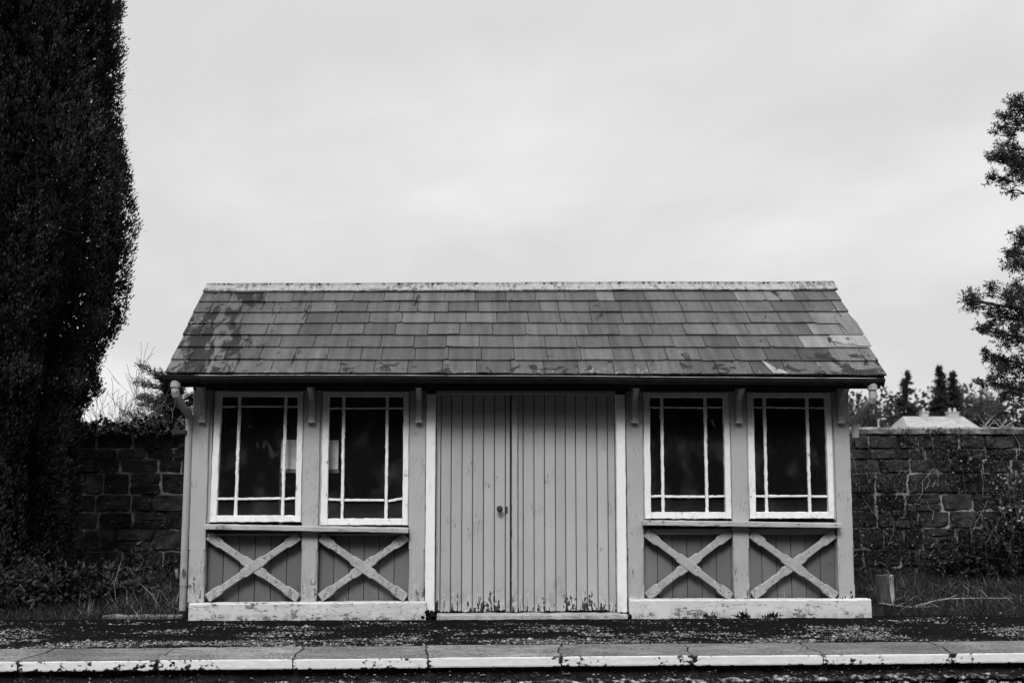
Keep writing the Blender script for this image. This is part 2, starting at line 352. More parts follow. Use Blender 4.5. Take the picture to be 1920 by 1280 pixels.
# ============================================================ SETTING
def heightz(x, y):
    if y < -1.5: return -0.12
    side = max(0.0, min(1.0, (abs(x - 0.05) - 3.0) / 0.5)); back = max(0.0, min(1.0, (y - 0.15) / 1.2))
    n = noise.noise(Vector((x*1.3, y*1.3, 2.0)))*0.05 + noise.noise(Vector((x*5, y*5, 5.0)))*0.015
    h = -0.02 + side*back*(0.09 + n)
    if y > 6: h = 0.0
    return h
xs = [-400,-150,-60,-25] + [ -12 + i*0.12 for i in range(201)] + [25,60,150,400]
ys = [-400,-100,-40,-20,-10,-5,-1.96] ; zs_low = [-0.9]*7
ysh = [-1.95,-1.52,-1.5] + [-1.2 + 0.1*i for i in range(45)] + [3.6,4.5,6.1,10,20,40,80,200,450]
mb = MB(); V = []; rows = [(y,-0.9) for y in ys] + [(y,None) for y in ysh]
for y, zf in rows:
    for x in xs: V.append((x, y, zf if zf is not None else heightz(x, y)))
nx = len(xs); Fc = [(j*nx+i, j*nx+i+1, (j+1)*nx+i+1, (j+1)*nx+i) for j in range(len(rows)-1) for i in range(nx-1)]
mb.q(V, Fc); g = mb.build('ground', M['soil'], smooth=True); tag(g, kind='structure')
# tarmac platform surface
mb = MB(); V = []; pxs = [-14 + 0.1*i for i in range(281)]; pys = [-1.60 + 0.08*i for i in range(24)]
for j, y in enumerate(pys):
    for x in pxs:
        yy = y + 0.018*x*(1 - j/23)
        e = 1 if y > 0.08 else 0
        V.append((x, yy, 0.0 + noise.noise(Vector((x*2.2, y*2.2, 1)))*0.008 + noise.noise(Vector((x*9, y*9, 1)))*0.004 - 0.004 - e*0.03*max(0, y-0.08)/0.1))
nx = len(pxs); mb.q(V, [(j*nx+i, j*nx+i+1, (j+1)*nx+i+1, (j+1)*nx+i) for j in range(len(pys)-1) for i in range(nx-1)])
tag(mb.build('platform_surface', M['asphalt'], smooth=True), kind='structure')
# coping stones with a white painted nosing
mb = MB(); me_ = MB(); k0 = -9
crk = {}
for k in range(-10, 12):
    d = [0, random.uniform(-.008,.008)]
    for j in range(5): d.append(d[-1] + random.choice((-1,1))*random.uniform(.004,.026))
    crk[k] = d
for k in range(k0, 10):
    x0 = -2.692 + k*0.965 + .005; x1 = -2.692 + (k+1)*0.965 - .005
    tone = random.uniform(0.42, 0.62); dz = random.uniform(-.003, .003)
    nb = 14
    # ragged stone outline seen from above
    def yy(x, y): return y + 0.018*x
    bx = [x0 + (x1-x0)*i/nb for i in range(nb+1)]
    L = [(x0 + crk[k][j] + random.uniform(0,.006)*(j>0), -2.142 + (0.539)*j/6) for j in range(7)]
    Rr = [(x1 + crk[k+1][j] - random.uniform(0,.006)*(j>0), -2.142 + (0.539)*j/6) for j in range(7)]
    ring = [(x, -2.142) for x in bx] + Rr[1:] + [(x, -1.603 + random.uniform(-.012,.012)) for x in bx[::-1][1:-1]] + L[::-1][:-1]
    n = len(ring)
    top = [(x, yy(x,y), 0.004+dz - (.003 if y < -2.13 else 0)) for x,y in ring]; bot = [(x, yy(x,y) + (.02 if y < -2.13 else 0), -0.065) for x,y in ring]
    mb.q(top + bot, [tuple(range(n))] + [(i, (i+1)%n, (i+1)%n+n, i+n) for i in range(n)], tone)
    prof = [(-2.12,-0.001),(-2.141,-0.002),(-2.144,-0.006),(-2.145,-0.012),(-2.1455,-0.062),(-2.143,-0.071),(-2.132,-0.074),(-2.12,-0.074)]
    seg = 24; vs = []; kk = len(prof)
    for i in range(seg+1):
        x = x0 + (x1-x0)*i/seg
        for y, z in prof:
            w = noise.noise(Vector((x*14, z*30, 3)))*0.0015
            pull = 0.004 if i in (0, seg) else 0
            vs.append((x, yy(x, y) + w + (pull if y < -2.12 else 0), z + dz + noise.noise(Vector((x*9, y*9, 8)))*0.0012))
    me_.q(vs, [(i*kk+j, i*kk+(j+1)%kk, (i+1)*kk+(j+1)%kk, (i+1)*kk+j) for i in range(seg) for j in range(kk)] + [tuple(range(kk)), tuple(seg*kk+j for j in range(kk))], tone)
cp = mb.build('platform_coping', M['coping']); tag(cp, kind='structure')
ce = me_.build('platform_edge', M['edge'], smooth=False); tag(ce, kind='structure')
# masonry under the nosing, then rough pale footing
mb = MB()
xs2 = [-11 + 0.03*i for i in range(734)]; zz_ = [-0.9,-0.6,-0.35,-0.25,-0.2,-0.17,-0.14,-0.11,-0.072]
V = [(x, -2.085 + 0.018*x + noise.noise(Vector((x*6, z*12, 4)))*0.012, z) for z in zz_ for x in xs2]
nx = len(xs2); mb.q(V, [(j*nx+i, j*nx+i+1, (j+1)*nx+i+1, (j+1)*nx+i) for j in range(len(zz_)-1) for i in range(nx-1)])
tag(mb.build('platform_face', M['darkface']), kind='structure')
mb = MB(); x = -10.5
def lump(mb, cx, cy, cz, rx, ry, rz, tone, seg=7, ring=5, amp=0.25):
    vs = []; fs = []; ph = random.random()*50
    for i in range(ring+1):
        th = math.pi*i/ring
        for j in range(seg):
            a = 2*math.pi*j/seg; d = Vector((math.sin(th)*math.cos(a), math.sin(th)*math.sin(a), math.cos(th)))
            k = 1 + amp*noise.noise(d*1.7 + Vector((ph, 0, 0)))
            vs.append((cx + d.x*rx*k, cy + d.y*ry*k, cz + d.z*rz*k))
    for i in range(ring):
        for j in range(seg): fs.append((i*seg+j, i*seg+(j+1)%seg, (i+1)*seg+(j+1)%seg, (i+1)*seg+j))
    mb.q(vs, fs, tone)
while x < 10.5:
    w = random.uniform(0.03, 0.14); hz = -0.172 + 0.006*max(0, x) + random.uniform(-.012, .008)
    lump(mb, x + w/2, -2.105 + 0.018*x + random.uniform(-.01,.01), hz - 0.022, w*0.75, 0.045, random.uniform(.012,.030), random.uniform(0.05, 0.7), 9, 6, .55)
    if random.random() < .6: lump(mb, x + w/2, -2.12 + 0.018*x, hz - 0.085, w*0.6, 0.05, 0.04, random.uniform(0.15, 0.75))
    x += w*0.95
for i in range(420):       # chipped crumbs stuck in the dark recess
    x = random.uniform(-5, 5); lump(mb, x, -2.098 + 0.018*x, random.uniform(-.17, -.09), random.uniform(.003,.013), .006, random.uniform(.002,.005), random.uniform(0.3, 0.9), 5, 4)
tag(mb.build('platform_footing', M['rubble']), kind='structure')

# grit on the tarmac
n = 60000; P = np.empty((n,3)); P[:,0] = rng.uniform(-6.5, 6.8, n); u = rng.beta(.95, 1.7, n); P[:,1] = -1.58 + u*1.75 + 0.018*P[:,0]; P[:,2] = 0.001
cl_ = np.array([noise.noise(Vector((float(a)*1.3, float(b_)*3.2, 7.))) + .6*noise.noise(Vector((float(a)*5, float(b_)*11, 2.))) for a, b_ in P[:,:2]])
P = P[(cl_ + rng.normal(size=n)*.18 - .25*u) > .10]; n = len(P)
s = rng.gamma(1.6, 0.0022, n) + 0.0016
base = np.array([[1,0,0],[0,1,0],[-1,0,0],[0,-1,0],[0,0,.8]])
rot = rng.uniform(0, 6.28, n); c, sn = np.cos(rot), np.sin(rot)
Vx = []
for bx_, by_, bz_ in base:
    jx = rng.uniform(.5, 1.3, n)*s; Vx.append(np.stack([P[:,0] + (bx_*c - by_*sn)*jx*1.3, P[:,1] + (bx_*sn + by_*c)*jx, P[:,2] + bz_*s*.9], 1))
Vx = np.stack(Vx, 1).reshape(-1, 3); I = np.arange(n)*5
F = np.concatenate([np.stack([I+a, I+b_, I+4, I+4], 1) for a, b_ in ((0,1),(1,2),(2,3),(3,0))])
me = bpy.data.meshes.new('grit'); me.from_pydata(Vx.tolist(), [], [tuple(f[:3]) for f in F.tolist()]); at = me.attributes.new('tone','FLOAT','POINT'); at.data.foreach_set('value', np.repeat(rng.uniform(.1,.8,n), 5).astype(np.float32)); me.materials.append(M['pebble'])
o = bpy.data.objects.new('gravel', me); COL.objects.link(o); tag(o, 'loose grit scattered over the dark platform tarmac', 'gravel', kind='stuff')

# ============================================================ WAITING SHED
YB = 2.6
shed = thing('waiting_shed', (0.05, 1.3, 0), 'old wooden station waiting shed with slate roof and double doors, behind the white platform edge', 'shed')
def post(x0, x1, z0=0.15, z1=2.12, mat='greypost', y0=0.0, notch=True, lbl=None):
    mb = MB(); n = 26
    xc = (x0+x1)/2; w = x1-x0
    # full width below and above, stop-chamfered arrises between
    def seg(za, zb, ch): mb.bar((xc, y0+0.06, za), (xc, y0+0.06, zb), w, 0.12, n=max(2,int((zb-za)*12)), jit=0.0010, ch=ch)
    if notch:
        seg(z0, z0+0.14, 0.003); seg(z0+0.14, 0.62, 0.014); seg(0.62, 0.80, 0.003); seg(0.80, z1, 0.004)
    else: seg(z0, z1, 0.004)
    return mb.build('post', M[mat], shed)
PX = [(-3.015,-2.868),(-1.998,-1.853),(-1.022,-0.878),(0.985,1.135),(1.964,2.112),(2.938,3.085)]
for i, (a, b) in enumerate(PX): post(a, b, mat='rotpost' if i == 5 else 'greypost')
# outer corner return + rotted foot of right post is in paint; side, back walls
mb = MB()
for sx, x0, x1 in ((-1, -3.0, -2.96), (1, 3.04, 3.075)):
    mb = MB()
    y = 0.125
    while y < YB - .02:
        mb.box(x0, x1, y, min(y+0.118, YB), 0.1, 2.15 + 0.0); y += 0.121
    # gable boards
    y = 0.125
    while y < YB - .02:
        zt = 2.12 + (1 - abs((y+.06) - 1.3)/1.55)*1.0
        mb.box(x0, x1, y, min(y+0.118, YB), 2.1502, zt); y += 0.121
    mb.build('side_wall', M['grey'], shed)
mb = MB(); mb.box(-2.95, 3.03, YB-.04, YB, 0.1, 2.2); mb.build('back_wall', M['grey'], shed)
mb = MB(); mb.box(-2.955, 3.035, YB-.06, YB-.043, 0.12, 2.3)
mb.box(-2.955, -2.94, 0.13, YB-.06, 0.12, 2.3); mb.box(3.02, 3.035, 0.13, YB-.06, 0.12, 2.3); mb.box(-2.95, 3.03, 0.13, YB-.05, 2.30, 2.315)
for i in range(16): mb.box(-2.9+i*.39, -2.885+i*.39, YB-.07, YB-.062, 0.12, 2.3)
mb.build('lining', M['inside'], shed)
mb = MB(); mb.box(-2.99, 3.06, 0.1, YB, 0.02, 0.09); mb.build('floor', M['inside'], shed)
# head beam + lintel
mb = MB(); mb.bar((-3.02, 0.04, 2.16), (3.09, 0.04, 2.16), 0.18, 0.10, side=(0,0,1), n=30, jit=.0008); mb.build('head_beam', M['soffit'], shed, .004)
mb = MB(); mb.bar((-0.78, 0.0, 2.052), (0.88, 0.0, 2.052), 0.035, 0.10, side=(0,0,1), n=20, jit=.001); mb.build('lintel', M['grey'], shed, .004)
# brackets
for x in (-2.925, -1.925, -0.94, 1.058, 2.035, 3.0):
    mb = MB()
    prof = [(-0.004,1.785),(-0.045,1.785),(-0.052,1.81),(-0.044,1.835),(-0.05,1.90),(-0.075,1.98),(-0.13,2.03),(-0.20,2.07),(-0.285,2.085),(-0.285,2.14),(-0.004,2.14)]
    mb.prismx(prof, x-.024, x+.024); mb.box(x-.033, x+.033, -.05, -.002, 1.768, 1.80); b = mb.build('bracket', M['greypost'], shed, .006)
# windows
def window(x0, x1, z0, vb, hb, skew=0.0):
    z1 = 2.062; fr = MB(); y = 0.045
    sw = 0.060
    def wob(p0, p1, w, d, side, n=18, j=.0016): fr.bar(p0, p1, w, d, side, n, j, 0.004)
    wob((x0+sw/2+skew, y, z1), (x0+sw/2, y, z0), sw, 0.06, (1,0,0)); wob((x1-.026+0, y, z1), (x1-.026, y, z0), 0.052, 0.06, (1,0,0))
    fr.bar((x0+sw+.001, y+.001, z0+.029), (x1-.053, y+.001, z0+.029), 0.058, 0.058, (0,0,1), 24, .002, 0.004)
    fr.bar((x0+sw+.001, y+.001, z1-.025), (x1-.053, y+.001, z1-.025), 0.05, 0.058, (0,0,1), 14, .001, 0.004)
    w = fr.build('window', M['sash'], shed)
    gb = MB()
    for i, vx in enumerate(vb):
        gb.bar((vx + skew*.6, y+.002, z1-.052), (vx, y+.002, z0+.059), 0.027, 0.030, (1,0,0), 36, .0018, 0.006)
    for i, hz in enumerate(hb):
        xs_ = [x0+sw+.002] + list(vb) + [x1-.054]
        for a, b_ in zip(xs_[:-1], xs_[1:]):
            aa = a + (.018 if a in vb else 0); bb = b_ - (.018 if b_ in vb else 0)
            tl = .013 if (i and x0 == -1.832 and b_ == xs_[-1]) else 0
            gb.bar((aa, y+.002, hz + random.uniform(-.004,.004) - tl), (bb, y+.002, hz + random.uniform(-.004,.004) + tl), 0.020 if i else 0.014, 0.026, (0,0,1), 12, .0016, 0.004)
    gb.build('glazing_bar', M['sash'], w)
    # frame lining behind the post
    for la_, lb_ in ((x0-.028, x0-.001), (x1+.001, x1+.02)):
        lb = MB(); lb.box(la_, lb_, 0.03, 0.11, z0-.01, z1+.01); lb.build('window_lining', M['grey'], w)
    pg = MB(); pg.q([(x0+.05, y+.012, z0+.05),(x1-.03, y+.012, z0+.05),(x1-.03, y+.012, z1-.02),(x0+.05, y+.012, z1-.02)], [(0,1,2,3)])
    pg.build('pane', M['glass'], w)
    return w
window(-2.84, -2.012, 0.868, (-2.640+.03, -2.185), (1.918, 1.078), .018)
window(-1.832, -1.035, 0.838, (-1.64, -1.238), (1.908, 1.065), .0)
window(1.150, 1.957, 0.892, (1.325, 1.735), (1.92, 1.095), .0)
window(2.128, 2.922, 0.892, (2.295, 2.70), (1.92, 1.095), .0)
# sills
for x0, x1, za, zb in ((-2.862, -1.026, .838, .802), (1.118, 2.955, .868, .838)):
    mb = MB(); n = 30; w = 0.045
    mb.bar((x0, -.01, za-w/2+.012), (x1, -.01, zb-w/2+.012), w, 0.15, (0,0,1), n, .0016, .006); mb.build('sill', M['sill'], shed)
    mb = MB(); mb.box(x0+.005, x1-.03, 0.03, 0.09, 0.745, zb-.042); mb.build('sill_board', M['grey'], shed, .003)
# lower panels, frames and X braces
def xbar(mb, xa, za, xb, zb, y0, y1):
    dx, dz = xb-xa, zb-za; L = math.hypot(dx, dz); ux, uz = dx/L, dz/L; nx_, nz_ = -uz, ux
    st = [(0,.040),(.07,.043),(.125,.043),(.150,.031),(L/2-.135,.031),(L/2-.105,.043),(L/2+.105,.043),(L/2+.135,.031),(L-.150,.031),(L-.125,.043),(L-.07,.043),(L,.040)]
    prof = [(xa+ux*s+nx_*w, za+uz*s+nz_*w) for s, w in st] + [(xa+ux*s-nx_*w, za+uz*s-nz_*w) for s, w in st[::-1]]
    prof = [(a + random.gauss(0,.0008), b + random.gauss(0,.0008)) for a, b in prof]
    mb.prismy(prof, y0, y1)
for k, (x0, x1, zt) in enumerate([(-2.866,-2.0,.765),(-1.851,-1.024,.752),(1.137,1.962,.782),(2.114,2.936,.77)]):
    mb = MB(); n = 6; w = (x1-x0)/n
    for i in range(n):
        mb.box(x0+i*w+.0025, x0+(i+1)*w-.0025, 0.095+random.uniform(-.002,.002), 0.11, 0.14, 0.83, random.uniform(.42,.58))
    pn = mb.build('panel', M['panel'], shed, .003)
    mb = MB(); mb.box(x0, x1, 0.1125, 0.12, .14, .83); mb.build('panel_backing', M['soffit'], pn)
    m1 = MB(); m2 = MB()
    fwd = k in (0,)
    A = (x0+.025, .185, x1-.02, zt-.02); B = (x0+.02, zt-.02, x1-.022, .18)
    if k in (0,): xbar(m1, *A, 0.004, 0.055); xbar(m2, *B, 0.010, 0.057)
    else: xbar(m1, *A, 0.010, 0.057); xbar(m2, *B, 0.004, 0.055)
    m1.build('cross_brace', M['brace'], shed, .007); m2.build('cross_brace', M['brace'], shed, .007)
# plinths and threshold
def plinth(x0, x1, z0, z1, z0b, z1b):
    mb = MB(); n = 44; vs = []; prof = [(-.06,0),(.05,0),(.05,1),(-.045,1),(-.058,.93)]
    for i in range(n+1):
        f = i/n; x = x0+(x1-x0)*f; a = z0+(z0b-z0)*f; b = z1+(z1b-z1)*f
        for y, q in prof: vs.append((x + random.gauss(0,.001), y + random.gauss(0,.0012), a+(b-a)*q + random.gauss(0,.0014)))
    k = len(prof); mb.q(vs, [(i*k+j, i*k+(j+1)%k, (i+1)*k+(j+1)%k, (i+1)*k+j) for i in range(n) for j in range(k)] + [tuple(range(k)), tuple(n*k+j for j in range(k))])
    return mb.build('plinth', M['plinth'], shed)
plinth(-2.985, -0.858, -.01, .148, -.01, .155); plinth(0.985, 3.215, -.01, .166, -.01, .162)
mb = MB(); mb.bar((-0.76, -.02, 0.018), (0.965, -.02, 0.018), 0.045, 0.16, (0,0,1), 30, .002, .006); mb.build('threshold', M['sill'], shed)
# white door jambs
for x0, x1, zb in ((-0.872,-0.786,.055),(0.886,0.972,.05)):
    mb = MB(); mb.bar(((x0+x1)/2, .02, zb), ((x0+x1)/2, .02, 2.035), x1-x0, .09, n=40, jit=.001, ch=.005); mb.build('door_jamb', M['white'], shed)
# doors
def doorleaf(edges):
    mb = MB()
    for a, b in zip(edges[:-1], edges[1:]):
        y = 0.055 + random.uniform(-.0015, .0015); zb = 0.048 + random.uniform(-.006, .01); tn = random.uniform(.455, .53); n = 22; g = .0038; c = .005
        # ragged rotten board ends
        xs_ = np.linspace(a+g, b-g, 9); zr = [zb + abs(random.gauss(0, .007)) for _ in xs_]
        vs = [(x, y + (c if i in (0, 8) else 0), z) for i, (x, z) in enumerate(zip(xs_, zr))] + [(x, y + (c if i in (0, 8) else 0), 2.04) for i, x in enumerate(xs_)]
        mb.q(vs, [(i, i+1, i+10, i+9) for i in range(8)], tn)
        mb.q([(a+g, y+c, zb),(a+g, y+.02, zb),(a+g, y+.02, 2.04),(a+g, y+c, 2.04),(b-g, y+c, zb),(b-g, y+.02, zb),(b-g, y+.02, 2.04),(b-g, y+c, 2.04)], [(0,1,2,3),(4,5,6,7)], tn)
    d = mb.build('door', M['door'], shed)
    bk = MB(); bk.box(edges[0], edges[-1], .078, .09, .07, 2.04); bk.build('door_backing', M['soffit'], d); return d
def X(px): return -0.80 + (px-813.3)*0.004926
dl = doorleaf([-0.784, X(826), X(845.5), X(866), X(886), X(906.5), X(927), X(947.5), X(957)])
dr = doorleaf([X(970.5), X(981), X(1001.5), X(1021.5), X(1042), X(1061), X(1080.5), X(1101), X(1121), X(1141), 0.884])
mb = MB(); mb.bar((X(964.8), .045, .05), (X(964.8), .045, 2.04), .054, .05, n=40, jit=.0010, ch=.008); mb.build('cover_strip', M['door'], dr)
mb = MB(); c = Vector((-0.193, .05, .985)); ring = [(0,.026),(.006,.026),(.010,.012),(.028,.011),(.034,.022),(.046,.029),(.058,.026),(.064,.012),(.066,.001)]
mb.tube([c - Vector((0,d,0)) for d,_ in ring], [r for _, r in ring], 18); mb.build('door_knob', M['iron'], dl, smooth=True)
mb = MB(); c = Vector((-0.132, .053, .975)); mb.prismy([(c.x-.012, c.z-.028),(c.x+.012, c.z-.028),(c.x+.012, c.z+.028),(c.x-.012, c.z+.028)], .046, .056); mb.build('keyhole_plate', M['iron'], dl)

# ------------------------------------------------------------ roof
E0 = Vector((0, -0.36, 2.19)); sl = Vector((0, 1.68, 1.08)); SLn = sl.length; su = sl.normalized(); nrm = Vector((0, -su.z, su.y))
def rz(x, s):    # ridge rises a little to the right
    f = (x+3.2)/6.5; return (-0.030 + 0.060*f) * max(0.0, min(1.0, s/SLn))
XL0, XL1 = -3.188, 3.322
def rp(x, s, h=0.0):
    p = E0 + su*s + nrm*h; w = 0.006*noise.noise(Vector((x*.8, s*1.3, 2)))
    xx = x + (x-0.06)*0.009*s
    return Vector((xx, p.y, p.z + rz(x, s) + w))
deck = MB()
for sgn in (1, -1):
    n = 20; vs = []
    for i in range(n+1):
        x = XL0+.012 + (XL1-XL0-.024)*i/n
        for s, h in ((.02,-.012),(SLn,-.012),(SLn,-.035),(.02,-.035)):
            p = rp(x, s, h); 
            if sgn < 0: p.y = 2*1.32 - p.y + .0
            vs.append(p)
    deck.q(vs, [(i*4+j, i*4+(j+1)%4, (i+1)*4+(j+1)%4, (i+1)*4+j) for i in range(n) for j in range(4)] + [(0,1,2,3), tuple(n*4+j for j in range(4))])
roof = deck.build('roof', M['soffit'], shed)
ROWS = 7; EX = (SLn - 0.155)/ROWS
def slates(back=False):
    mb = MB()
    for r in range(ROWS+1):
        s0 = r*EX; x = XL0 + (0 if r % 2 == 0 else -0.155) + random.uniform(-.012,.012)
        while x < XL1 - .02:
            wd = random.uniform(.298, .320)
            if random.random() < .04: wd *= .6
            xa, xb = max(x, XL0)+.003, min(x+wd, XL1)-.003; x += wd
            if xb - xa < .03: continue
            tone = random.gauss(.071, .009); dark = random.random()
            if dark < .08: tone *= .78
            if r == ROWS-1 and not back and (0.8 < (xa+xb)/2 < 1.1 or 2.18 < (xa+xb)/2 < 2.8): tone = .115
            right = (xb > XL1 - .35) and not back
            if right and r in (3, 4): tone = .12
            elif right and r in (0, 1): tone = .10
            elif not back and r == 2 and xb > XL1 - .62: tone = .16 if right else .11
            if not back and xa < XL0+.32 and r in (0,1,2): tone = .095
            lift = .016 + random.uniform(0, .004) + (0.004 if random.random() < .06 else 0); slip = random.gauss(0, .0022) - (0.008 if random.random() < .04 else 0)
            sa, sb = s0 + slip, min(s0 + EX*1.15, SLn-.02)
            n = 7; fr = [i/(n-1) for i in range(n)]; chipL = random.random() < .10; chipR = random.random() < .10
            lo = []
            for i, f in enumerate(fr):
                d = abs(random.gauss(0, .0016))
                if chipL and i == 0: d += .022
                if chipR and i == n-1: d += .022
                lo.append((xa + (xb-xa)*f, sa + d))
            tw = random.uniform(-.002, .002)
            top = [rp(a, b_, lift + tw*(1 if i > 3 else -1)) for i, (a, b_) in enumerate(lo)] + [rp(xa+(xb-xa)*f, sb, .001) for f in fr[::-1]]
            bot = [rp(a, b_, lift - .013) for a, b_ in lo]
            if back:
                for p in top + bot: p.y = 2.64 - p.y
            k = len(top); vs = top + bot
            mb.q(vs, [tuple(range(k))] + [(i, i+1, k+i+1, k+i) for i in range(n-1)], tone)
    return mb
sm = slates(); sb_ = slates(True); off = len(sm.v); sm.v += sb_.v; sm.f += [tuple(i+off for i in f) for f in sb_.f]; sm.a += sb_.a
sm.build('slates', M['slate'], roof)
# cement patches where a slate at the right verge and one at the eaves cracked
def patch(pts, h, tone):
    pt = MB()
    top = [rp(a, b_, h) for a, b_ in pts]; bot = [rp(a, b_, h-.006) for a, b_ in pts]; k = len(pts)
    pt.q(top + bot, [tuple(range(k))] + [(i, (i+1)%k, k+(i+1)%k, k+i) for i in range(k)], tone); pt.build('patch', M['slate'], roof)
patch([(2.995,.77),(2.955,.70),(2.975,.655),(3.05,.61),(3.10,.575),(3.17,.585),(3.22,.545),(3.335,.545),(3.335,.765)], .021, .22)
patch([(3.30,1.27),(3.17,1.245),(3.14,1.12),(3.165,.98),(3.19,.80),(3.334,.80),(3.334,1.05)], .0195, .12)
patch([(2.225,.245),(2.34,.105),(2.43,.006),(2.285,.006),(2.25,.12)], .021, .22)
# ridge capping, in lengths
mb = MB(); x = XL0 + .02; XR = XL1 + .02
while x < XR - .05:
    x1 = min(x + random.uniform(.44,.50), XR)
    if XR - x1 < .2: x1 = XR
    nseg = 8; vs = []; dz = random.uniform(-.003,.004)
    sB = SLn - .175
    prof = [(sB, .016), (sB+.003, .030), (SLn-.035, .030), (SLn-.012, .046)]
    ring = []
    for i in range(nseg+1):
        xx = x + .001 + (x1-x-.002)*i/nseg; row = []
        for s_, h in prof:
            p = rp(xx, s_ + (random.gauss(0,.0015) if s_ == sB else 0), h); p.z += dz; row.append(p)
        back = [Vector((p.x, 2.64 - p.y, p.z)) for p in row[::-1]]
        ring += row + back
    k = 8; mb.q(ring, [(i*k+j, i*k+j+1, (i+1)*k+j+1, (i+1)*k+j) for i in range(nseg) for j in range(k-1)] + [tuple(range(k)), tuple(nseg*k+j for j in range(k))], random.uniform(.45,.55))
    x = x1
mb.build('ridge_cap', M['ridge'], roof)
# small twig standing on the ridge, moss lumps along it
mb = MB()
for i in range(46):
    x = random.uniform(-3.1, 3.2); p = rp(x, SLn-.01, .048); lump(mb, p.x, p.y-.012, p.z-.014, random.uniform(.006,.018), .010, random.uniform(.004,.008), .3, 6, 4)
tag(mb.build('moss', M['bark'], roof), kind='stuff')
# bargeboards, fascia, soffit
for x in (XL0+.004, XL1-.004-.022):
    for sg in (1,-1):
        mb = MB()
        a = [rp(x, .0, -.036), rp(x, SLn, -.036), rp(x, SLn, -.115), rp(x, .0, -.115)]
        bb = [p + Vector((.022,0,0)) for p in a]
        if sg < 0:
            for p in a + bb: p.y = 2.64 - p.y
        mb.q(a+bb, [(0,1,2,3),(7,6,5,4),(0,4,5,1),(1,5,6,2),(2,6,7,3),(3,7,4,0)]); mb.build('bargeboard', M['soffit'], roof)
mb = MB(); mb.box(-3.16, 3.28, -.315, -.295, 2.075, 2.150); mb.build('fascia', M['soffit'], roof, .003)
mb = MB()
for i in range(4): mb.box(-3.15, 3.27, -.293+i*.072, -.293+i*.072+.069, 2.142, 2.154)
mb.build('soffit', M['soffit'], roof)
# gutter: half round, sagging, open above
mb = MB(); n = 60; vs = []; arc = [R(180 + 180*i/8) for i in range(9)]; k = 18
def gz(x): return 2.169 - 0.0042*max(0, x+0.2)**1.1 + .003*noise.noise(Vector((x*1.1,0,0))) - (0.005 if x < -2.5 else 0)
for i in range(n+1):
    x = -3.165 + (3.268+3.165)*i/n; c = (-.380, gz(x))
    vs += [(x, c[0]+.056*math.cos(a), c[1]+.056*math.sin(a)) for a in arc] + [(x, c[0]+.050*math.cos(a), c[1]+.050*math.sin(a)) for a in arc[::-1]]
mb.q(vs, [(i*k+j, i*k+(j+1)%k, (i+1)*k+(j+1)%k, (i+1)*k+j) for i in range(n) for j in range(k)] + [tuple(range(k)), tuple(n*k+j for j in range(k))])
for xe in (-3.166, 3.267): mb.prismx([(-.380+.056*math.cos(a), gz(xe)+.056*math.sin(a)) for a in arc], xe-.003, xe+.003)
mb.tube([(-3.165+6.433*i/n, -.436, gz(-3.165+6.433*i/n)+.002) for i in range(n+1)], .0055, 6)
for x in (-2.82, -.9, 1.0, 2.95): mb.prismx([(-.380+.060*math.cos(a), gz(x)-.003+.060*math.sin(a)) for a in arc], x-.03, x+.03)
gut = mb.build('gutter', M['dark'], roof)
mb = MB(); mb.tube([(-2.9+i*.1, -.439, gz(-2.9+i*.1)+.006) for i in range(62)], [.0022+.003*max(0,noise.noise(Vector((i*.6,0,0)))+.3) for i in range(62)], 5)
mb.build('gutter_lip_highlight', M['sill'], gut)  # pale bead painted as light caught along the worn lip
# downpipes
def collar(mb, c, ax, r, h=.05):
    c = Vector(c); a = Vector(ax).normalized()
    pr = [(-h/2, r), (-h/2, r*1.25), (-h*.25, r*1.28), (-h*.2, r*1.16), (h*.2, r*1.16), (h*.25, r*1.3), (h/2, r*1.3), (h/2, r)]
    mb.tube([c + a*d for d, _ in pr], [q for _, q in pr], 18)
mb = MB(); r = .033
mb.tube([(-3.085,-.375,2.13),(-3.085,-.375,2.07)], .046, 18); collar(mb, (-3.085,-.375,2.085), (0,0,1), .038, .075)
mb.tube([(-3.085,-.375,2.06),(-3.085,-.375,2.035),(-3.083,-.36,2.005),(-3.076,-.30,1.965),(-3.06,-.05,1.865),(-3.05,.0,1.835),(-3.047,.01,1.80),(-3.047,.01,1.76)], .036, 16)
collar(mb, (-3.047,.01,1.765), (0,0,1), r, .07)
mb.tube([(-3.047,.01,1.76),(-3.052,.01,1.0),(-3.058,.01,.30)], r, 16)
collar(mb, (-3.058,.01,.36), (0,0,1), r, .08)
mb.tube([(-3.058,.01,.30),(-3.058,.01,.08)], r*.9, 14)
dp = mb.build('downpipe', M['pipe'], shed, smooth=False)
mb = MB(); mb.box(-3.19,-3.06,-.035,-.005,1.665,1.70); mb.box(-3.19,-3.165,-.04,.12,1.655,1.71); mb.build('pipe_clamp', M['iron'], dp, .003)
mb = MB()
mb.tube([(3.18,-.375,2.13),(3.18,-.375,2.06)], .046, 18); collar(mb, (3.18,-.375,2.075), (0,0,1), .038, .075)
mb.tube([(3.18,-.375,2.06),(3.18,-.375,1.99),(3.178,-.36,1.96),(3.17,-.30,1.93),(3.155,-.05,1.83),(3.145,.01,1.79),(3.143,.02,1.75),(3.143,.02,1.64)], .034, 16)
collar(mb, (3.143,.02,1.70), (0,0,1), r, .07); collar(mb, (3.143,.02,1.60), (0,0,1), r*.9, .04)
mb.build('downpipe', M['pipe'], shed)

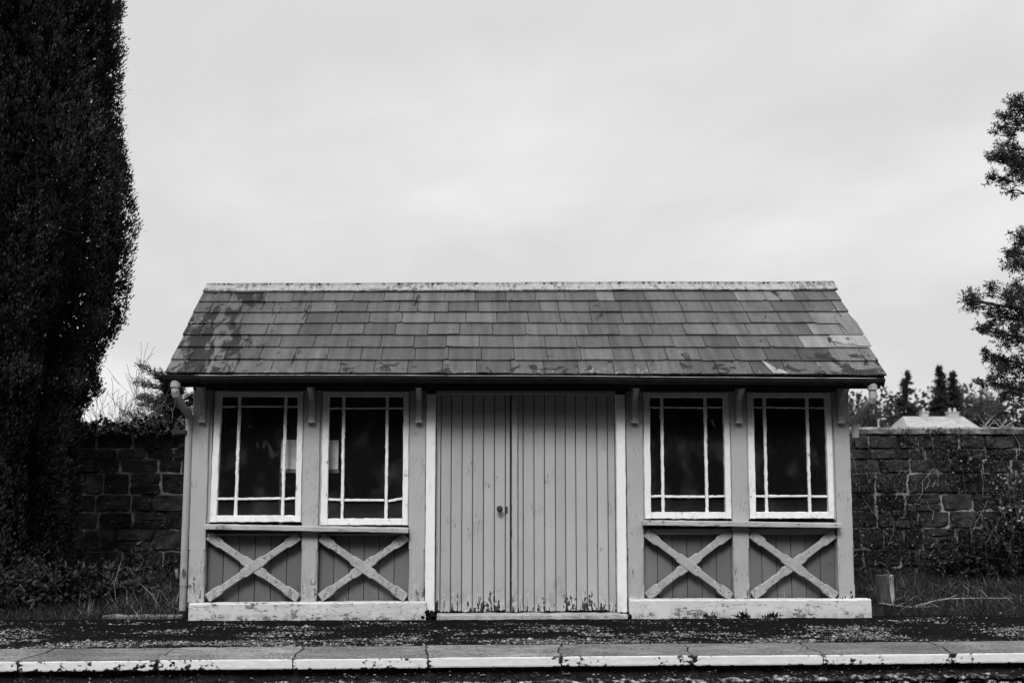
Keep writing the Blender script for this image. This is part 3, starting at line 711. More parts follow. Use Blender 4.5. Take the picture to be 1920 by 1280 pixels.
# inside: white board on the back wall and a plain bench
mb = MB(); mb.bar((-2.228, .17, 1.483), (-1.697, .17, 1.479), .272, .012, (0,0,1), 2); nb_ = mb.build('notice_board', M['board'], None, .002)
tag(nb_, 'blank white board seen through the two left windows inside the shed', 'board')
for x in (-2.225, -1.92):
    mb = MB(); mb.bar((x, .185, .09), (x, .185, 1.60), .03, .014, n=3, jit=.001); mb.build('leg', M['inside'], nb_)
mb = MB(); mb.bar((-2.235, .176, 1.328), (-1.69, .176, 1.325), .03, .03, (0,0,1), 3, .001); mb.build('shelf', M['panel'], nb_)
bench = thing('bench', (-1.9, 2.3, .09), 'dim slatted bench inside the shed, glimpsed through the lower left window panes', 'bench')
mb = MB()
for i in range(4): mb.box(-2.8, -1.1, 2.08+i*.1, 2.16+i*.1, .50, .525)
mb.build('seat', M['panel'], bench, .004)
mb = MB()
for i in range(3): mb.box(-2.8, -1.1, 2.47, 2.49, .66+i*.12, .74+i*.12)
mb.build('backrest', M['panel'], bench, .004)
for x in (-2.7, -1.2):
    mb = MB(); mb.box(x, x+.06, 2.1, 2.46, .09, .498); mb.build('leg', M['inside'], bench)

# ============================================================ STONE WALL behind
WY = 2.95
wall = thing('stone_wall', (0, 3.15, 0), 'old dark coursed rubble stone wall with pale mortar running behind the shed', 'stone wall')
mb = MB(); ct = MB()
ct.box(-14, 14, WY+.014, 3.36, -.1, 1.76)
z = -0.05
def stone(x0, x1, z0, z1, tone):
    nx_, nz_ = 8, 7; vs = []; fs = []; ph = random.random()*99; prot = random.uniform(0, .03)
    cx, cz, hx, hz = (x0+x1)/2, (z0+z1)/2, (x1-x0)/2, (z1-z0)/2
    cut = [random.uniform(.88,1) for _ in range(4)]; U = [-1,-.95,-.7,-.35,0,.35,.7,.95,1]; Vv = [-1,-.90,-.6,-.2,.2,.6,.90,1]
    for j in range(nz_+1):
        for i in range(nx_+1):
            u = U[i]; v = Vv[j]; e = max(abs(u), abs(v))
            cq = cut[(1 if u > 0 else 0) + (2 if v > 0 else 0)]
            k = 1 - (1-cq)*min(abs(u), abs(v))
            x = cx + u*hx*k + noise.noise(Vector((ph, v*2, 0)))*.012*(abs(u)); zc_ = cz + v*hz*k + noise.noise(Vector((u*2, ph, 3)))*.012*abs(v)
            y = WY + (.030 if e > .99 else 0) - prot*.6 + noise.noise(Vector((x*9+ph, zc_*9, ph)))*.022 + noise.noise(Vector((x*31+ph, zc_*31, ph)))*.009
            vs.append((x, y, zc_))
    w = nx_+1
    for j in range(nz_):
        for i in range(nx_): fs.append((j*w+i, j*w+i+1, (j+1)*w+i+1, (j+1)*w+i))
    mb.q(vs, fs, tone)
while z < 1.70:
    h = random.choice([.12,.16,.20,.25]); 
    if z + h > 1.62: h = 1.76 - z
    x = -12 + random.uniform(0,.3)
    while x < 12:
        w = random.uniform(.16,.46)*(1 if h > .15 else .85); g = random.uniform(.003,.009)
        if h > .19 and random.random() < .25:
            zm = z + h*random.uniform(.4,.6); stone(x+g, x+w-g, z+g, zm-g, random.uniform(.25,.8)); stone(x+g, x+w-g, zm+g, z+h-g, random.uniform(.25,.8))
        else: stone(x+g, x+w-g, z+g, z+h-g, random.uniform(.2,.85))
        x += w
    z += h
mb.build('masonry', M['stone'], wall); ct.build('mortar', M['mortar'], wall)
mb = MB(); x = -14
while x < 14:
    w = random.uniform(.45,.9); x1 = x+w-.01; n = 6; vs = []
    hr = (1.795 if x < 0 else 1.838)
    prof = [(WY-.03,0),(3.42,0),(3.42,1),(3.2,1.1),(WY-.01,1),(WY-.035,.75)]
    for i in range(n+1):
        for y, q in prof: vs.append((x+(x1-x)*i/n, y+random.gauss(0,.004), 1.762 + q*(hr-1.762+.0) + random.gauss(0,.004)))
    k = len(prof); mb.q(vs, [(i*k+j, i*k+(j+1)%k, (i+1)*k+(j+1)%k, (i+1)*k+j) for i in range(n) for j in range(k)] + [tuple(range(k)), tuple(n*k+j for j in range(k))])
    x += w
mb.build('wall_coping', M['wallcap'], wall)

# ============================================================ VEGETATION
def merge(lst): 
    Vs, Fs, Ts = [], [], []; o = 0
    for V_, F_, T_ in lst: Vs.append(V_); Fs.append(F_+o); Ts.append(T_); o += len(V_)
    return np.concatenate(Vs), np.concatenate(Fs), np.concatenate(Ts)
# --- big columnar yew, left
yew = thing('yew_tree', (-5.45, 1.6, 0), 'huge dense black columnar yew filling the left edge, in front of the wall', 'tree')
HZ = [0.0,0.4,1.0,1.5,2.0,2.15,2.3,2.42,2.56,2.8,3.15,3.5,3.9,4.5,4.9,5.26,5.9,6.5,7.5,8.6,9.6,10.4]
HR = [.75,.86,.88,.88,.90,1.06,1.05,1.04,1.08,1.25,1.33,1.37,1.42,1.36,1.26,1.18,1.20,1.15,1.05,.8,.45,.05]
def hull(z, th):
    r = np.interp(z, HZ, HR)
    a = th*4.0
    fl = np.abs(np.sin(a*1.25 + 0.45*np.sin(z*1.1))) ; f2 = np.sin(a*2.3 + z*2.1 + 1)*np.sin(z*3.3+a)
    return r*(0.785 + 0.14*fl**.6 + 0.035*f2) 
nC = 13500; zc_ = np.where(rng.random(nC) < .8, rng.uniform(0.1, 7.2, nC), rng.uniform(7, 10.2, nC)); th = rng.uniform(0, 2*math.pi, nC)
# more clumps on the camera side
th = np.where(rng.random(nC) < .5, rng.uniform(math.pi*.95, 2.1*math.pi, nC), th)
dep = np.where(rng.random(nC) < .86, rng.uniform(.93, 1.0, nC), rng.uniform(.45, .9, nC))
# vertical slots left thin, where sky shows through near the top
thin = (zc_ > 5.2) & (np.sin(zc_*5.1 + th*7) > .965); dep = np.where(thin, .5, dep)
r = hull(zc_, th)*dep; C = np.stack([-5.45 + r*np.cos(th), 1.6 + r*np.sin(th), zc_], 1)
per = 25; idx = np.repeat(np.arange(nC), per); n = len(idx)
outd = np.stack([np.cos(th), np.sin(th), np.zeros(nC)], 1)[idx]
up = np.array([0,0,1.])
tt = rng.random(n)[:,None]
ax = unit(outd*.38 + up*rng.uniform(.3, 1.0, (n,1)))
P = C[idx] + ax*tt*rng.uniform(.03,.10,(n,1)) + rng.normal(size=(n,3))*np.array([.02,.02,.03])
D = unit(ax*1.0 + rdir(n)*.5)
lf = np.array([noise.noise(Vector((float(a)*2.2, float(b)*1.1, 3.))) for a, b in zip(th, zc_)])
tone = np.clip((.4+1.1*tt[:,0])*(np.clip(rng.uniform(.25, .9, nC)*(1+1.9*lf), .08, 1.6)*np.where(dep > .88, 1.15, .6))[idx]*rng.uniform(.7,1.35,n), 0, 2.2)  # tuft highlights put into the tone: tips lighter, inner leaves darker
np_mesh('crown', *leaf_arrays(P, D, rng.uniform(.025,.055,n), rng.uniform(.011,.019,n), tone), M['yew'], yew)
# inner mass of older twigs
n = 62000; z = rng.uniform(.05, 9.6, n); th = rng.uniform(0, 6.283, n); r = hull(z, th)*np.sqrt(rng.uniform(.02,.90,n)); P = np.stack([-5.45+r*np.cos(th), 1.6+r*np.sin(th), z], 1)
keep = ~((z > 5.1) & (np.sin(z*5.1 + th*7) > .93)); P = P[keep]; n = len(P)
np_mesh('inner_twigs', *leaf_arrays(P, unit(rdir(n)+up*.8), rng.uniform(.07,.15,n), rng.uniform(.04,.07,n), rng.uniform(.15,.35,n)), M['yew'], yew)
mb = MB(); mb.tube([(-5.45,1.6,-.1),(-5.44,1.6,1.5),(-5.47,1.62,4),(-5.45,1.6,7.5),(-5.45,1.6,9.8)], [.26,.22,.17,.09,.02], 10)
for i in range(14):
    a = i*2.4; mb.tube([(-5.45,1.6,.4+i*.3),(-5.45+.35*math.cos(a),1.6+.35*math.sin(a),1.2+i*.4),(-5.45+.7*math.cos(a),1.6+.7*math.sin(a),2.4+i*.48)], [.08,.05,.015], 7)
mb.build('trunk', M['bark'], yew)

def clump(C, rad, n, L=(.03,.05), Wd=(.012,.02), tufts=None, flat=1.0, bias=(0,0,.3), lo=.25, hi=.8, reach=.10):
    """leaf clump: tufts spread in an ellipsoid, leaves radiate from each tuft"""
    nt = tufts or max(4, n//22); Cc = np.array(C) + rdir(nt)*(rng.random((nt,1))**.45)*np.array(rad)
    idx = rng.integers(0, nt, n); tt = rng.uniform(.3, .9, nt)
    dirt_ = unit((Cc - np.array(C))/np.array(rad) + rng.normal(size=(nt,3))*.5 + np.array(bias))
    P = Cc[idx] + dirt_[idx]*rng.uniform(-.03,reach,(n,1)) + rng.normal(size=(n,3))*.014
    D = unit(dirt_[idx]*.8 + rdir(n)*.9)
    return leaf_arrays(P, D, rng.uniform(*L, n), rng.uniform(*Wd, n), rng.uniform(lo, hi, nt)[idx]*rng.uniform(.7,1.3,n))

# --- ragged evergreen at the right edge
rt = thing('evergreen_tree', (7.9, 4.0, 0), 'ragged dark evergreen with gappy boughs reaching in from the right edge beyond the wall', 'tree')
def pxw(x, y): # world point at depth plane y=4 from the measured outline
    return np.array([5.958 + (x-1803)*0.00692 + (565-y)*0.0003, 4.0, 3.523 + (565-y)*0.00705])
B = [ # limb tip, start height, clumps (x,y,rx,ry in measured units)
 [(1905,190,14,12),(1895,215,16,14),(1915,230,22,16),(1888,235,10,8),(1935,205,22,24),(1915,180,8,6)],
 [(1865,290,13,10),(1880,275,14,9),(1895,300,20,18),(1915,280,18,12),(1885,325,15,12),(1912,325,20,14),(1935,300,25,30),(1915,346,8,4),(1858,300,7,5)],
 [(1915,440,5,9),(1915,470,14,14),(1905,490,14,14),(1895,500,10,8),(1920,510,20,20),(1930,450,14,28)],
 [(1815,562,10,6),(1832,568,13,8),(1850,565,12,9),(1872,548,8,14),(1880,570,22,18),(1905,550,18,22),(1925,580,25,35),(1895,595,22,18),(1870,590,12,9)],
 [(1850,620,10,12),(1868,635,16,15),(1895,630,20,20),(1925,640,25,35),(1860,612,8,8)],
 [(1865,668,12,10),(1885,680,20,18),(1910,690,20,20),(1935,700,25,30),(1870,700,12,12)],
 [(1858,715,12,10),(1875,725,14,12),(1900,730,22,12),(1925,735,25,14),(1885,742,14,5)] ]
parts = []
mbt = MB(); mbt.tube([(7.9,4,-.1),(7.85,4.02,1.6),(7.8,4,3.2),(7.75,4,5.2),(7.7,4,7.2),(7.7,4,8.2)], [.24,.2,.16,.11,.05,.01], 9)
for bo in B:
    tip = pxw(*bo[0][:2]); zb = float(np.mean([pxw(c[0],c[1])[2] for c in bo])) - .35
    mid = (tip*.45 + np.array([7.8,4,zb])*.55) + np.array([0,.1,.08])
    mbt.tube([(7.82,4,zb), tuple(mid), tuple(tip)], [.06,.03,.008], 6)
    for (x,y,rx,ry) in bo:
        c = pxw(x,y) + np.array([0, random.uniform(-.25,.25), 0]); ra = (rx*.0066, max(.08, rx*.006), ry*.0066)
        parts.append(clump(c, (ra[0]*.95, ra[1], ra[2]*.95), int(17*(rx*ry)**.62)+45, (.03,.065), (.010,.018), tufts=int(rx*ry/16)+5, lo=.2, hi=.8, reach=.11))
        for q in range(3):
            e = c + np.array([random.uniform(-1,1)*ra[0], random.uniform(-.1,.1), random.uniform(-1,1)*ra[2]]); s_ = c + (np.array([7.8,4,c[2]-.3]) - c)*.18
            mbt.tube([tuple(s_), tuple((s_+e)/2 + rng.normal(size=3)*.02), tuple(e)], [.012,.008,.003], 4)
for i in range(34):     # rest of the crown, outside the picture
    a = random.uniform(0, 6.28); zz2 = random.uniform(2.3, 8.0); rr = random.uniform(.2, .9)*(1.35 - .1*abs(zz2-4))
    c = np.array([8.75 + rr*math.cos(a), 4.3 + rr*math.sin(a), zz2]); parts.append(clump(c, (.3,.3,.24), 700, (.03,.055), (.012,.02), tufts=26))
    mbt.tube([(7.8,4,zz2-.4), tuple(c)], [.03,.006], 5)
mbt.build('trunk', M['bark'], rt); np_mesh('crown', *merge(parts), M['pine'], rt)

# --- ivy along the top of the wall, left; creepers and a bush on the right
def ivyline(x0, x1, n, zf, ys, L=(.05,.09)):
    x = rng.uniform(x0, x1, n); bump = np.array([noise.noise(Vector((float(q)*2.3, 0, 4))) for q in x])
    z = zf(x) + rng.beta(1.2, 2.2, n)*(.20 + bump*.22); y = rng.uniform(*ys, n)
    P = np.stack([x, y, z], 1); D = unit(rdir(n) + np.array([0,-.4,.2]))
    return leaf_arrays(P, D, rng.uniform(*L, n), rng.uniform(L[0]*.6, L[1]*.7, n), np.clip(rng.gamma(2.2,.25,n), .1, 2.2))
o = np_mesh('ivy', *ivyline(-7.5, -3.35, 5200, lambda x: 1.74 + 0*x, (2.84, 3.35)), M['ivy'])
tag(o, 'dark glossy ivy trailing over the top of the wall left of the shed', 'ivy')
# bush at right edge against the wall
bush = thing('shrub', (6.2, 2.35, 0), 'dark leafy shrub against the wall at the right edge, flecked with pale leaves', 'shrub')
pl = []
for (x,y,z,rx,ry,rz_,n) in [(6.5,2.3,.5,.8,.5,.55,7000),(6.6,2.4,1.15,.55,.35,.42,5000),(5.9,2.45,.42,.6,.4,.4,5000),(6.15,2.5,.95,.4,.3,.35,2600),(5.3,2.6,.28,.45,.3,.28,2600),(7.3,2.4,.8,.7,.5,.8,3500)]:
    pl.append(clump((x,y,z), (rx,ry,rz_), n, (.03,.06), (.02,.035), tufts=n//10, lo=.1, hi=.7))
n = 620; P = np.stack([rng.uniform(5.5,6.9,n), rng.uniform(1.95,2.5,n), rng.uniform(.9,1.6,n)],1); P[:,2] -= .55*(6.7-P[:,0])*.4
pl.append(leaf_arrays(P, rdir(n), rng.uniform(.03,.06,n), rng.uniform(.02,.035,n), rng.uniform(.8,5.5,n)))
np_mesh('leaves', *merge(pl), M['shrub'], bush)
mb = MB()
for i in range(26):
    a = random.uniform(5.4,7.2); mb.tube([(a,2.5,-.02),(a+random.uniform(-.2,.2),2.4,.5),(a+random.uniform(-.4,.4),2.3,random.uniform(.8,1.4))], [.012,.009,.003], 4)
mb.build('stems', M['darktwig'], bush)
# creeper on the right wall
n = 13000; x = rng.uniform(3.3, 7.5, n); z = rng.uniform(0.0, 1.84, n); nn = np.array([noise.noise(Vector((a*1.3, b*1.6, 9.))) + .5*noise.noise(Vector((a*4, b*4, 9.))) for a, b in zip(x, z)])
k = (nn + (x-4.6)*.10 - (z-1.0)*.16) > -.10; x, z = x[k], z[k]; n = len(x); P = np.stack([x, rng.uniform(2.82,2.95,n), z], 1)
a1 = leaf_arrays(P, unit(rdir(n)+np.array([0,-.3,-.5])), rng.uniform(.02,.05,n), rng.uniform(.012,.028,n), np.where(rng.random(n) < .05, rng.uniform(1.5,4.5,n), rng.uniform(.1,.7,n)))
cr = np_mesh('creeper', *a1, M['shrub']); tag(cr, 'thin dark creeper clinging to the stone wall right of the shed', 'creeper')
for i in range(40):
    mb = MB(); x = random.uniform(3.5, 7); z0 = random.uniform(.1,1.5); pts = [(x, 2.86, z0)]
    for q in range(4): x += random.uniform(-.09,.09); z0 += random.uniform(-.05,.16); pts.append((x, 2.86+random.uniform(-.03,.02), z0))
    mb.tube(pts, [.003,.003,.0025,.002,.001], 4); mb.build('vine_stem', M['twig'], cr)
# small weeds on top of right wall
for (wx, seed) in ((3.95,1),(5.75,2),(5.95,3)):
    random.seed(seed); mb = MB()
    for i in range(9):
        a = random.uniform(-1.2,1.2); h = random.uniform(.08,.20); x = wx + random.uniform(-.06,.06)
        mb.tube([(x,3.0,1.82),(x+math.sin(a)*h*.5,3.0+random.uniform(-.03,.03),1.82+h*.5),(x+math.sin(a)*h,3.0,1.82+h*random.uniform(.5,1))], [.005,.004,.0015], 4)
    tag(mb.build('weed', M['twig']), {1:'bare pale weed on the wall top close beside the shed roof downpipe',2:'spiky pale weed on the wall top in front of the bungalow chimney',3:'spiky pale weed on the wall top, rightmost of the wall weeds'}[seed], 'weed', 'dry weeds growing on the wall top')
random.seed(11)

# low leafy bush, bottom left
lb = thing('ground_shrub', (-4.9, .9, 0), 'low leafy shrub in deep shade at the foot of the big yew', 'shrub'); pl = []
for (x,y,z,rx,ry,rz_,n) in [(-5.2,.55,.15,.6,.3,.22,1900),(-4.6,.8,.18,.5,.3,.25,2000),(-4.1,1.1,.14,.45,.3,.2,1500),(-5.7,.5,.25,.5,.3,.3,1500),(-3.9,1.9,.2,.5,.35,.3,900)]:
    pl.append(clump((x,y,z), (rx,ry,rz_), n, (.05,.10), (.018,.034), tufts=n//9, lo=.12, hi=.95))  # leaf tone lowered to carry the deep shadow below the yew
np_mesh('leaves', *merge(pl), M['shrub'], lb)
mb = MB()
for i in range(24):
    x = random.uniform(-5.6,-3.8); mb.tube([(x,1.0,-.02),(x+random.uniform(-.1,.1),.8,.2),(x+random.uniform(-.2,.2),.7,.38)], [.006,.005,.002], 4)
mb.build('stems', M['darktwig'], lb)

# grass
def blades(n, xr, yf, Lr, tone, lean=.6):
    x = rng.uniform(*xr, n); y = yf(x, n); z = np.array([heightz(a, b) for a, b in zip(x, y)]); P = np.stack([x, y, z-.005], 1)
    D = unit(np.array([0,0,1.]) + rng.normal(size=(n,3))*np.array([lean,lean,.1])); return leaf_arrays(P, D, rng.uniform(*Lr, n), .006, tone(n))
gl = [blades(15000, (-6.5,-3.02), lambda x,n: rng.uniform(.0,2.9,n), (.04,.14), lambda n: rng.uniform(.1,.9,n)),
      blades(17000, (3.1,7.2), lambda x,n: rng.uniform(.05,2.9,n), (.04,.14), lambda n: rng.uniform(.1,.9,n)),
      blades(1600, (-6.5,7), lambda x,n: np.where((x>-3)&(x<3.2), rng.uniform(-.09,-.06,n), rng.uniform(-.6,.1,n)), (.01,.035), lambda n: rng.uniform(.1,.6,n), 1.2)]
o = np_mesh('grass', *merge(gl), M['grass']); tag(o, 'rough dark grass growing between platform and wall', 'grass', kind='stuff')
gl = [blades(420, (-4.2,-3.05), lambda x,n: rng.uniform(.1,1.6,n), (.08,.22), lambda n: rng.uniform(.2,.7,n), .9),
      blades(700, (3.5,6.6), lambda x,n: rng.uniform(.2,1.8,n), (.08,.25), lambda n: rng.uniform(.15,.6,n), 1.6)]
o = np_mesh('dry_grass', *merge(gl), M['straw']); tag(o, 'scattered dead straw lying in the grass', 'dry grass', kind='stuff')
def moss_pad(x, y, n, label):
    mb = MB()
    for i in range(n): lump(mb, x + random.gauss(0,.03), y + random.uniform(-.02,.02), abs(random.gauss(0,.028)), random.uniform(.008,.022), random.uniform(.008,.02), random.uniform(.008,.022), .3, 6, 4, .5)
    return tag(mb.build('moss_clump', M['soil']), label, 'moss', kind='stuff')
moss_pad(-.83, -.06, 22, 'dark moss clump rotting the foot of the left door jamb')
moss_pad(.95, -.05, 10, 'dark moss at the foot of the right door jamb')
for wx, wn in ((2.03, 60), (2.28, 50), (1.72, 25)):
    P = np.stack([rng.normal(wx, .028, wn), rng.uniform(-.085, -.065, wn), rng.uniform(0, .01, wn)], 1)
    V_, F_, T_ = leaf_arrays(P, unit(rng.normal(size=(wn,3))*np.array([1.1,.4,.6]) + np.array([0,-.1,1.])), rng.gamma(2.,.015,wn)+.008, rng.uniform(.012,.028,wn), rng.uniform(.1,.4,wn))
    o = np_mesh('weed', V_, F_, T_, M['shrub'])
    tag(o, {2.03: 'small dark weed tuft before the right plinth, the middle one of three', 2.28: 'small dark weed tuft before the right plinth, rightmost of three', 1.72: 'smallest dark weed tuft before the right plinth, leftmost of three'}[wx], 'weed', 'weeds at the foot of the right plinth')
# fallen twigs, right and left
def stick(name, pts, r, mat, label, cat='twig', group=None):
    mb = MB(); mb.tube(pts, [r*(1-.7*i/(len(pts)-1)) for i in range(len(pts))], 6)
    for i in range(1, len(pts)-1):
        p = Vector(pts[i]); mb.tube([p, p + Vector((random.uniform(.03,.12), random.uniform(-.05,.05), random.uniform(0,.05)))], [r*.5, r*.15], 5)
    tag(mb.build(name, M[mat]), label, cat, group)
stick('fallen_twig', [(3.50,.55,.055),(3.66,.50,.035),(3.85,.46,.022),(4.05,.52,.03)], .008, 'twig', 'pale fallen twig lying at the foot of the broken stump')
stick('fallen_twig', [(3.80,.45,.03),(4.05,.62,.06),(4.25,.72,.075),(4.55,.72,.08),(4.9,.74,.075)], .009, 'twig', 'longest pale fallen stick lying on the grass right of the stump')
stick('upright_twig', [(-3.92,.9,.05),(-3.94,.88,.22),(-3.90,.86,.36),(-3.86,.84,.48)], .006, 'twig', 'thin bare twig standing upright in the grass left of the shed')
stick('leaning_twig', [(-3.42,.6,.04),(-3.50,.6,.16),(-3.62,.6,.27)], .005, 'twig', 'thin pale twig leaning in the grass just left of the downpipe')
mb = MB()
vs = []; n = 14
for i in range(n+1):
    f = i/n; x = -3.80 + f*.72; w = .03 + .035*math.sin(f*3.1)
    for y, z in ((.10,-.01),(.10,.016+.008*noise.noise(Vector((x*8,0,0)))),(.10+w,.028+.01*noise.noise(Vector((x*8,3,0)))),(.12+w,-.01)): vs.append((x, y - .1*f*.0, z))
mb.q(vs, [(i*4+j, i*4+(j+1)%4, (i+1)*4+(j+1)%4, (i+1)*4+j) for i in range(n) for j in range(4)] + [(0,1,2,3), tuple(n*4+j for j in range(4))])
tag(mb.build('kerb_stone', M['wallcap']), 'long low stone set in the grass at the left foot of the shed', 'stone')

# split stump
st = thing('wooden_stump', (3.575, .62, 0), 'short split grey wooden stump standing right of the shed', 'stump')
mb = MB(); ring = 12; vs = []; lv = [(-.03,.082),(.0,.078),(.08,.074),(.16,.070),(.24,.074),(.315,.076)]
for z, r in lv:
    for j in range(ring):
        a = 2*math.pi*j/ring; k = 1 + .08*noise.noise(Vector((math.cos(a)*2, math.sin(a)*2, z*2)))
        vs.append((3.575 + (r*k*math.cos(a)), .62 + r*k*math.sin(a), z + (.015*noise.noise(Vector((a*3,0,9))) if z > .3 else 0)))
mb.q(vs, [(i*ring+j, i*ring+(j+1)%ring, (i+1)*ring+(j+1)%ring, (i+1)*ring+j) for i in range(len(lv)-1) for j in range(ring)] + [tuple((len(lv)-1)*ring+j for j in range(ring))])
mb.build('stump_body', M['stumpbark'], st)
mb = MB(); mb.prismy([(3.600,.30),(3.648,.325),(3.652,.10),(3.638,.0),(3.625,.05),(3.605,.18)], .535, .60); mb.build('split_face', M['stump'], st, .004)

# bare shrub and spiky conifer behind the wall, left
def twigtree(mb, p, d, L, r, depth, spread=.5, nseg=3, sides=4, minr=.002):
    pts = [Vector(p)]; dd = Vector(d).normalized()
    for i in range(nseg):
        dd = (dd + Vector((random.gauss(0,.13), random.gauss(0,.13), random.gauss(0,.08)+.03))).normalized(); pts.append(pts[-1] + dd*L/nseg)
    mb.tube(pts, [max(minr, r*(1-.4*i/nseg)) for i in range(nseg+1)], sides, cap=False)
    if depth <= 0: return
    for k in range(random.randint(2,3)):
        j = random.randint(1, nseg); nd = (dd + Vector((random.gauss(0,spread), random.gauss(0,spread), random.gauss(.1,spread*.6)))).normalized()
        twigtree(mb, pts[j], nd, L*random.uniform(.6,.85), r*.58, depth-1, spread, nseg, sides, minr)
mb = MB()
for k in range(4): twigtree(mb, (-5.3+k*.16,5.2,.4), (random.uniform(-.25,.2),0,1), .95, .012, 4, .38, minr=.0028)
tag(mb.build('bare_shrub', M['greytwig']), 'leafless pale twiggy shrub showing over the wall between yew and shed', 'shrub')
ct_ = thing('cypress', (-4.85, 6.2, 0), 'spiky dark conifer with upswept sprays behind the wall left of the roof', 'tree')
mb = MB(); mb.tube([(-4.85,6.2,-.1),(-4.85,6.2,1.6),(-4.8,6.2,3.0)], [.1,.06,.01], 8); pl = []
for k in range(46):
    z0 = random.uniform(1.2, 2.6); a = random.uniform(0, 6.28); L = random.uniform(.4,.9)*(1.3-.25*z0); e = Vector((math.cos(a)*L, math.sin(a)*L*.6, L*random.uniform(.25,.7))); s_ = Vector((-4.85,6.2,z0))
    mb.tube([s_, s_+e*.5+Vector((0,0,-.02)), s_+e], [.014,.008,.003], 4)
    n = 330; f = rng.random((n,1)); P = np.array(s_) + np.array(e)*f + rng.normal(size=(n,3))*np.array([.035,.035,.03]); D = unit(np.array(e)/e.length + rdir(n)*.7)
    pl.append(leaf_arrays(P, D, rng.uniform(.04,.10,n), rng.uniform(.008,.016,n), rng.uniform(.2,.9,n)))
mb.build('trunk', M['bark'], ct_); np_mesh('crown', *merge(pl), M['pine'], ct_)
br = thing('bare_bramble', (-4.05, 3.25, 1.6), 'pale bare bramble stems arching above the ivy beside the left downpipe', 'bramble')
for k in range(7):
    mb = MB(); x = random.uniform(-4.6,-3.5); twigtree(mb, (x,3.25,1.6), (random.uniform(-.6,.6),0,1), .32, .008, 2, .5, minr=.003); mb.build('stem', M['twig'], br)

# unseen trees behind the viewpoint, tall to block low sky light; panes mirror them
pl = []
x = -40
while x < 40:
    h = random.uniform(11, 14); P = np.array((x, -21 + random.uniform(-2,2), h*.45)) + rdir(900)*(rng.random((900,1))**.33)*np.array((2.6,2,h*.55)); pl.append(leaf_arrays(P, rdir(900), rng.uniform(.6,1.2,900), rng.uniform(.4,.8,900), rng.uniform(.2,.7,900))); x += 1.7
o = np_mesh('unseen_tree_belt', *merge(pl), M['pine']); tag(o, 'unseen belt of dark trees behind the viewpoint, added to block low sky light', 'trees', kind='stuff')
# ============================================================ DISTANCE, right
# bungalow
hs = thing('bungalow', (22.6, 47, 0), 'distant pale roofed bungalow with two chimneys, just above the wall', 'house')
mb = MB(); mb.box(21.3, 24.9, 45.2, 50.0, -.1, 2.7); mb.build('wall', M['render'], hs)
mb = MB(); z0, z1 = 2.65, 3.98
mb.q([(21.1,44.6,z0),(25.4,44.6,z0),(25.4,50.6,z0),(21.1,50.6,z0),(21.75,47.6,z1),(24.9,47.6,z1)], [(0,1,5,4),(1,2,5),(2,3,4,5),(3,0,4),(0,3,2,1)]); rf = mb.build('roof', M['roofpale'], hs)
for cx, cw in ((22.85, .17), (24.35, .27)):
    mb = MB(); mb.box(cx-cw, cx+cw, 47.4, 47.8, 3.6, 4.18); mb.box(cx-cw-.04, cx+cw+.04, 47.36, 47.84, 4.182, 4.22); ch = mb.build('chimney', M['render'], rf)
    mb = MB()
    for dx in ((0,) if cw < .2 else (-.13,.13)):
        mb = MB(); mb.tube([(cx+dx,47.6,4.22),(cx+dx,47.6,4.27),(cx+dx,47.6,4.42)], [.09,.075,.06], 10); mb.build('chimney_pot', M['render'], ch)
for wx in (21.5, 22.7, 23.8):
    mb = MB(); mb.box(wx, wx+1.0, 45.16, 45.2, 1.0, 2.1); mb.build('window', M['inside'], hs)
# street lamp
la = thing('street_lamp', (14.14, 30, 0), 'small pale street lamp poking above the wall right of the shed', 'street lamp')
mb = MB(); mb.tube([(14.14,30,-.1),(14.14,30,2.95),(14.15,30,3.06),(14.2,30,3.09)], [.04,.03,.022,.022], 8); mb.build('lamp_post', M['render'], la)
mb = MB(); lump(mb, 14.33, 30, 3.09, .12, .06, .035, .5, 10, 6, .05); mb.build('lamp_head', M['render'], la)

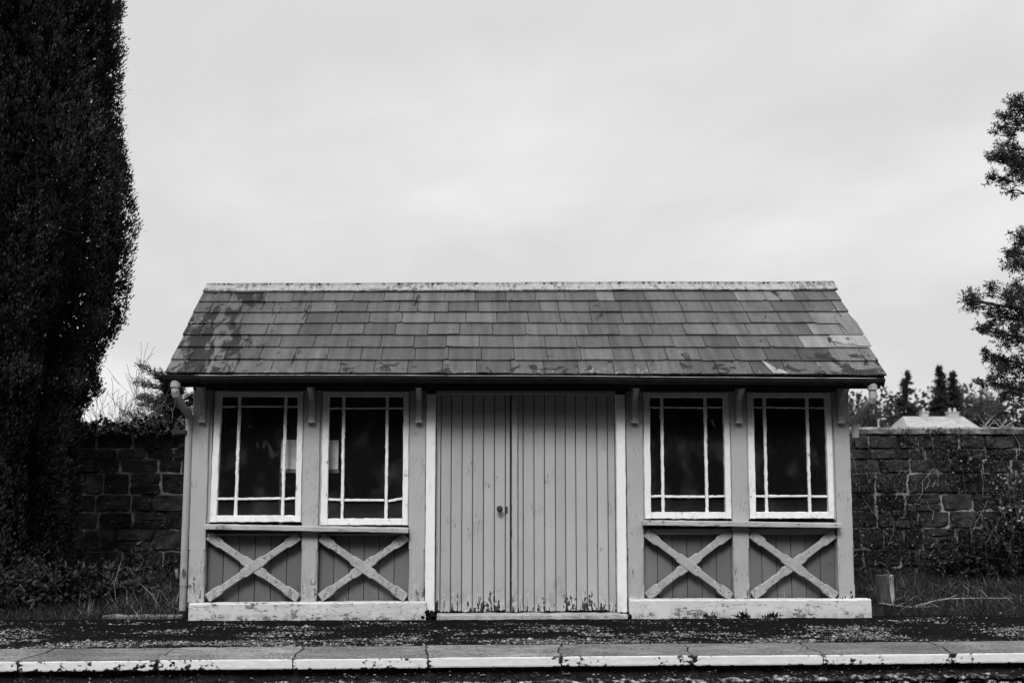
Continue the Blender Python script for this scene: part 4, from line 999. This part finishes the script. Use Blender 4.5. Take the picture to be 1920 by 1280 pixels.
# dark far hedge-wood, one mass
def leafmass(C, R_, n, L, Wd, lo=.3, hi=.8):
    P = np.array(C) + rdir(n)*(rng.random((n,1))**.33)*np.array(R_); return leaf_arrays(P, rdir(n), rng.uniform(*L, n), rng.uniform(*Wd, n), rng.uniform(lo, hi, n))
pl = []
x = -60
while x < 75:
    h = random.uniform(6.0, 6.9) if x > 0 else random.uniform(3.6, 4.6); y = 66 + random.uniform(-2,2)
    pl.append(leafmass((x, y, h*.42), (random.uniform(1.6,2.6), 1.6, h*.58), 1700, (.25,.5), (.15,.3), .2, .7)); x += random.uniform(1.3, 2.2)
o = np_mesh('far_hedge', *merge(pl), M['pine']); tag(o, 'dark wooded hedge line along the horizon behind the bungalow', 'hedge', kind='stuff')
def conifer(x, y, h, w, z0, label, dens=1.0):
    root = thing('fir_tree', (x, y, 0), label, 'tree', 'dark firs on the skyline'); mb = MB(); mb.tube([(x,y,-.1),(x,y,h*.5),(x,y,h)], [.2,.12,.02], 7); pl = []
    nb = int(70*dens)
    for k in range(nb):
        f = k/nb; zz3 = z0 + (h-z0)*f; L = w*(1-f)**.85*random.uniform(.35,1.3)+.05; a = random.uniform(0, 6.28); s_ = np.array([x,y,zz3]); e = np.array([math.cos(a)*L, math.sin(a)*L, -.18*L + .05])
        mb.tube([tuple(s_), tuple(s_+e)], [.03,.008], 4)
        n = int(150*(L/w+.25)); ff = rng.random((n,1)); P = s_ + e*ff + rng.normal(size=(n,3))*np.array([.06,.06,.05]); pl.append(leaf_arrays(P, unit(e/np.linalg.norm(e)+rdir(n)*.8), rng.uniform(.08,.17,n), rng.uniform(.04,.07,n), rng.uniform(.2,.7,n)))
    mb.build('trunk', M['bark'], root); np_mesh('crown', *merge(pl), M['pine'], root)
conifer(26.8, 60, 7.35, .95, 3.9, 'small lone pointed fir on the skyline right of the shed roof')
conifer(28.95, 60, 7.65, .85, 3.9, 'taller left one of the twin dark firs above the bungalow', 1.8)
conifer(29.95, 60.5, 7.35, .85, 3.9, 'shorter right one of the twin dark firs above the bungalow', 1.8)
def bare(x, y, h, label, n=6, mat='darktwig'):
    root = thing('bare_tree', (x, y, 0), label, 'tree', 'leafless trees on the skyline'); mb = MB(); mb.tube([(x,y,-.1),(x+.05,y,h*.3),(x,y,h*.5)], [.16,.13,.09], 6); mb.build('trunk', M[mat], root)
    mb = MB()
    for k in range(n): twigtree(mb, (x,y,h*random.uniform(.36,.5)), (random.uniform(-.55,.55),random.uniform(-.3,.3),1), h*.17, .05, 5, .40, 3, 3, .014)
    mb.build('crown', M[mat], root)
random.seed(5)
bare(31.2, 62, 7.6, 'leafless grey tree just right of the twin firs on the skyline')
bare(33.2, 63, 7.4, 'rightmost leafless grey tree half behind the ragged evergreen')
bare(25.0, 63, 6.7, 'low leafless grey tree close beside the right end of the roof')
bare(28.0, 64, 6.6, 'low leafless grey tree between the lone fir and the twin firs', 2)
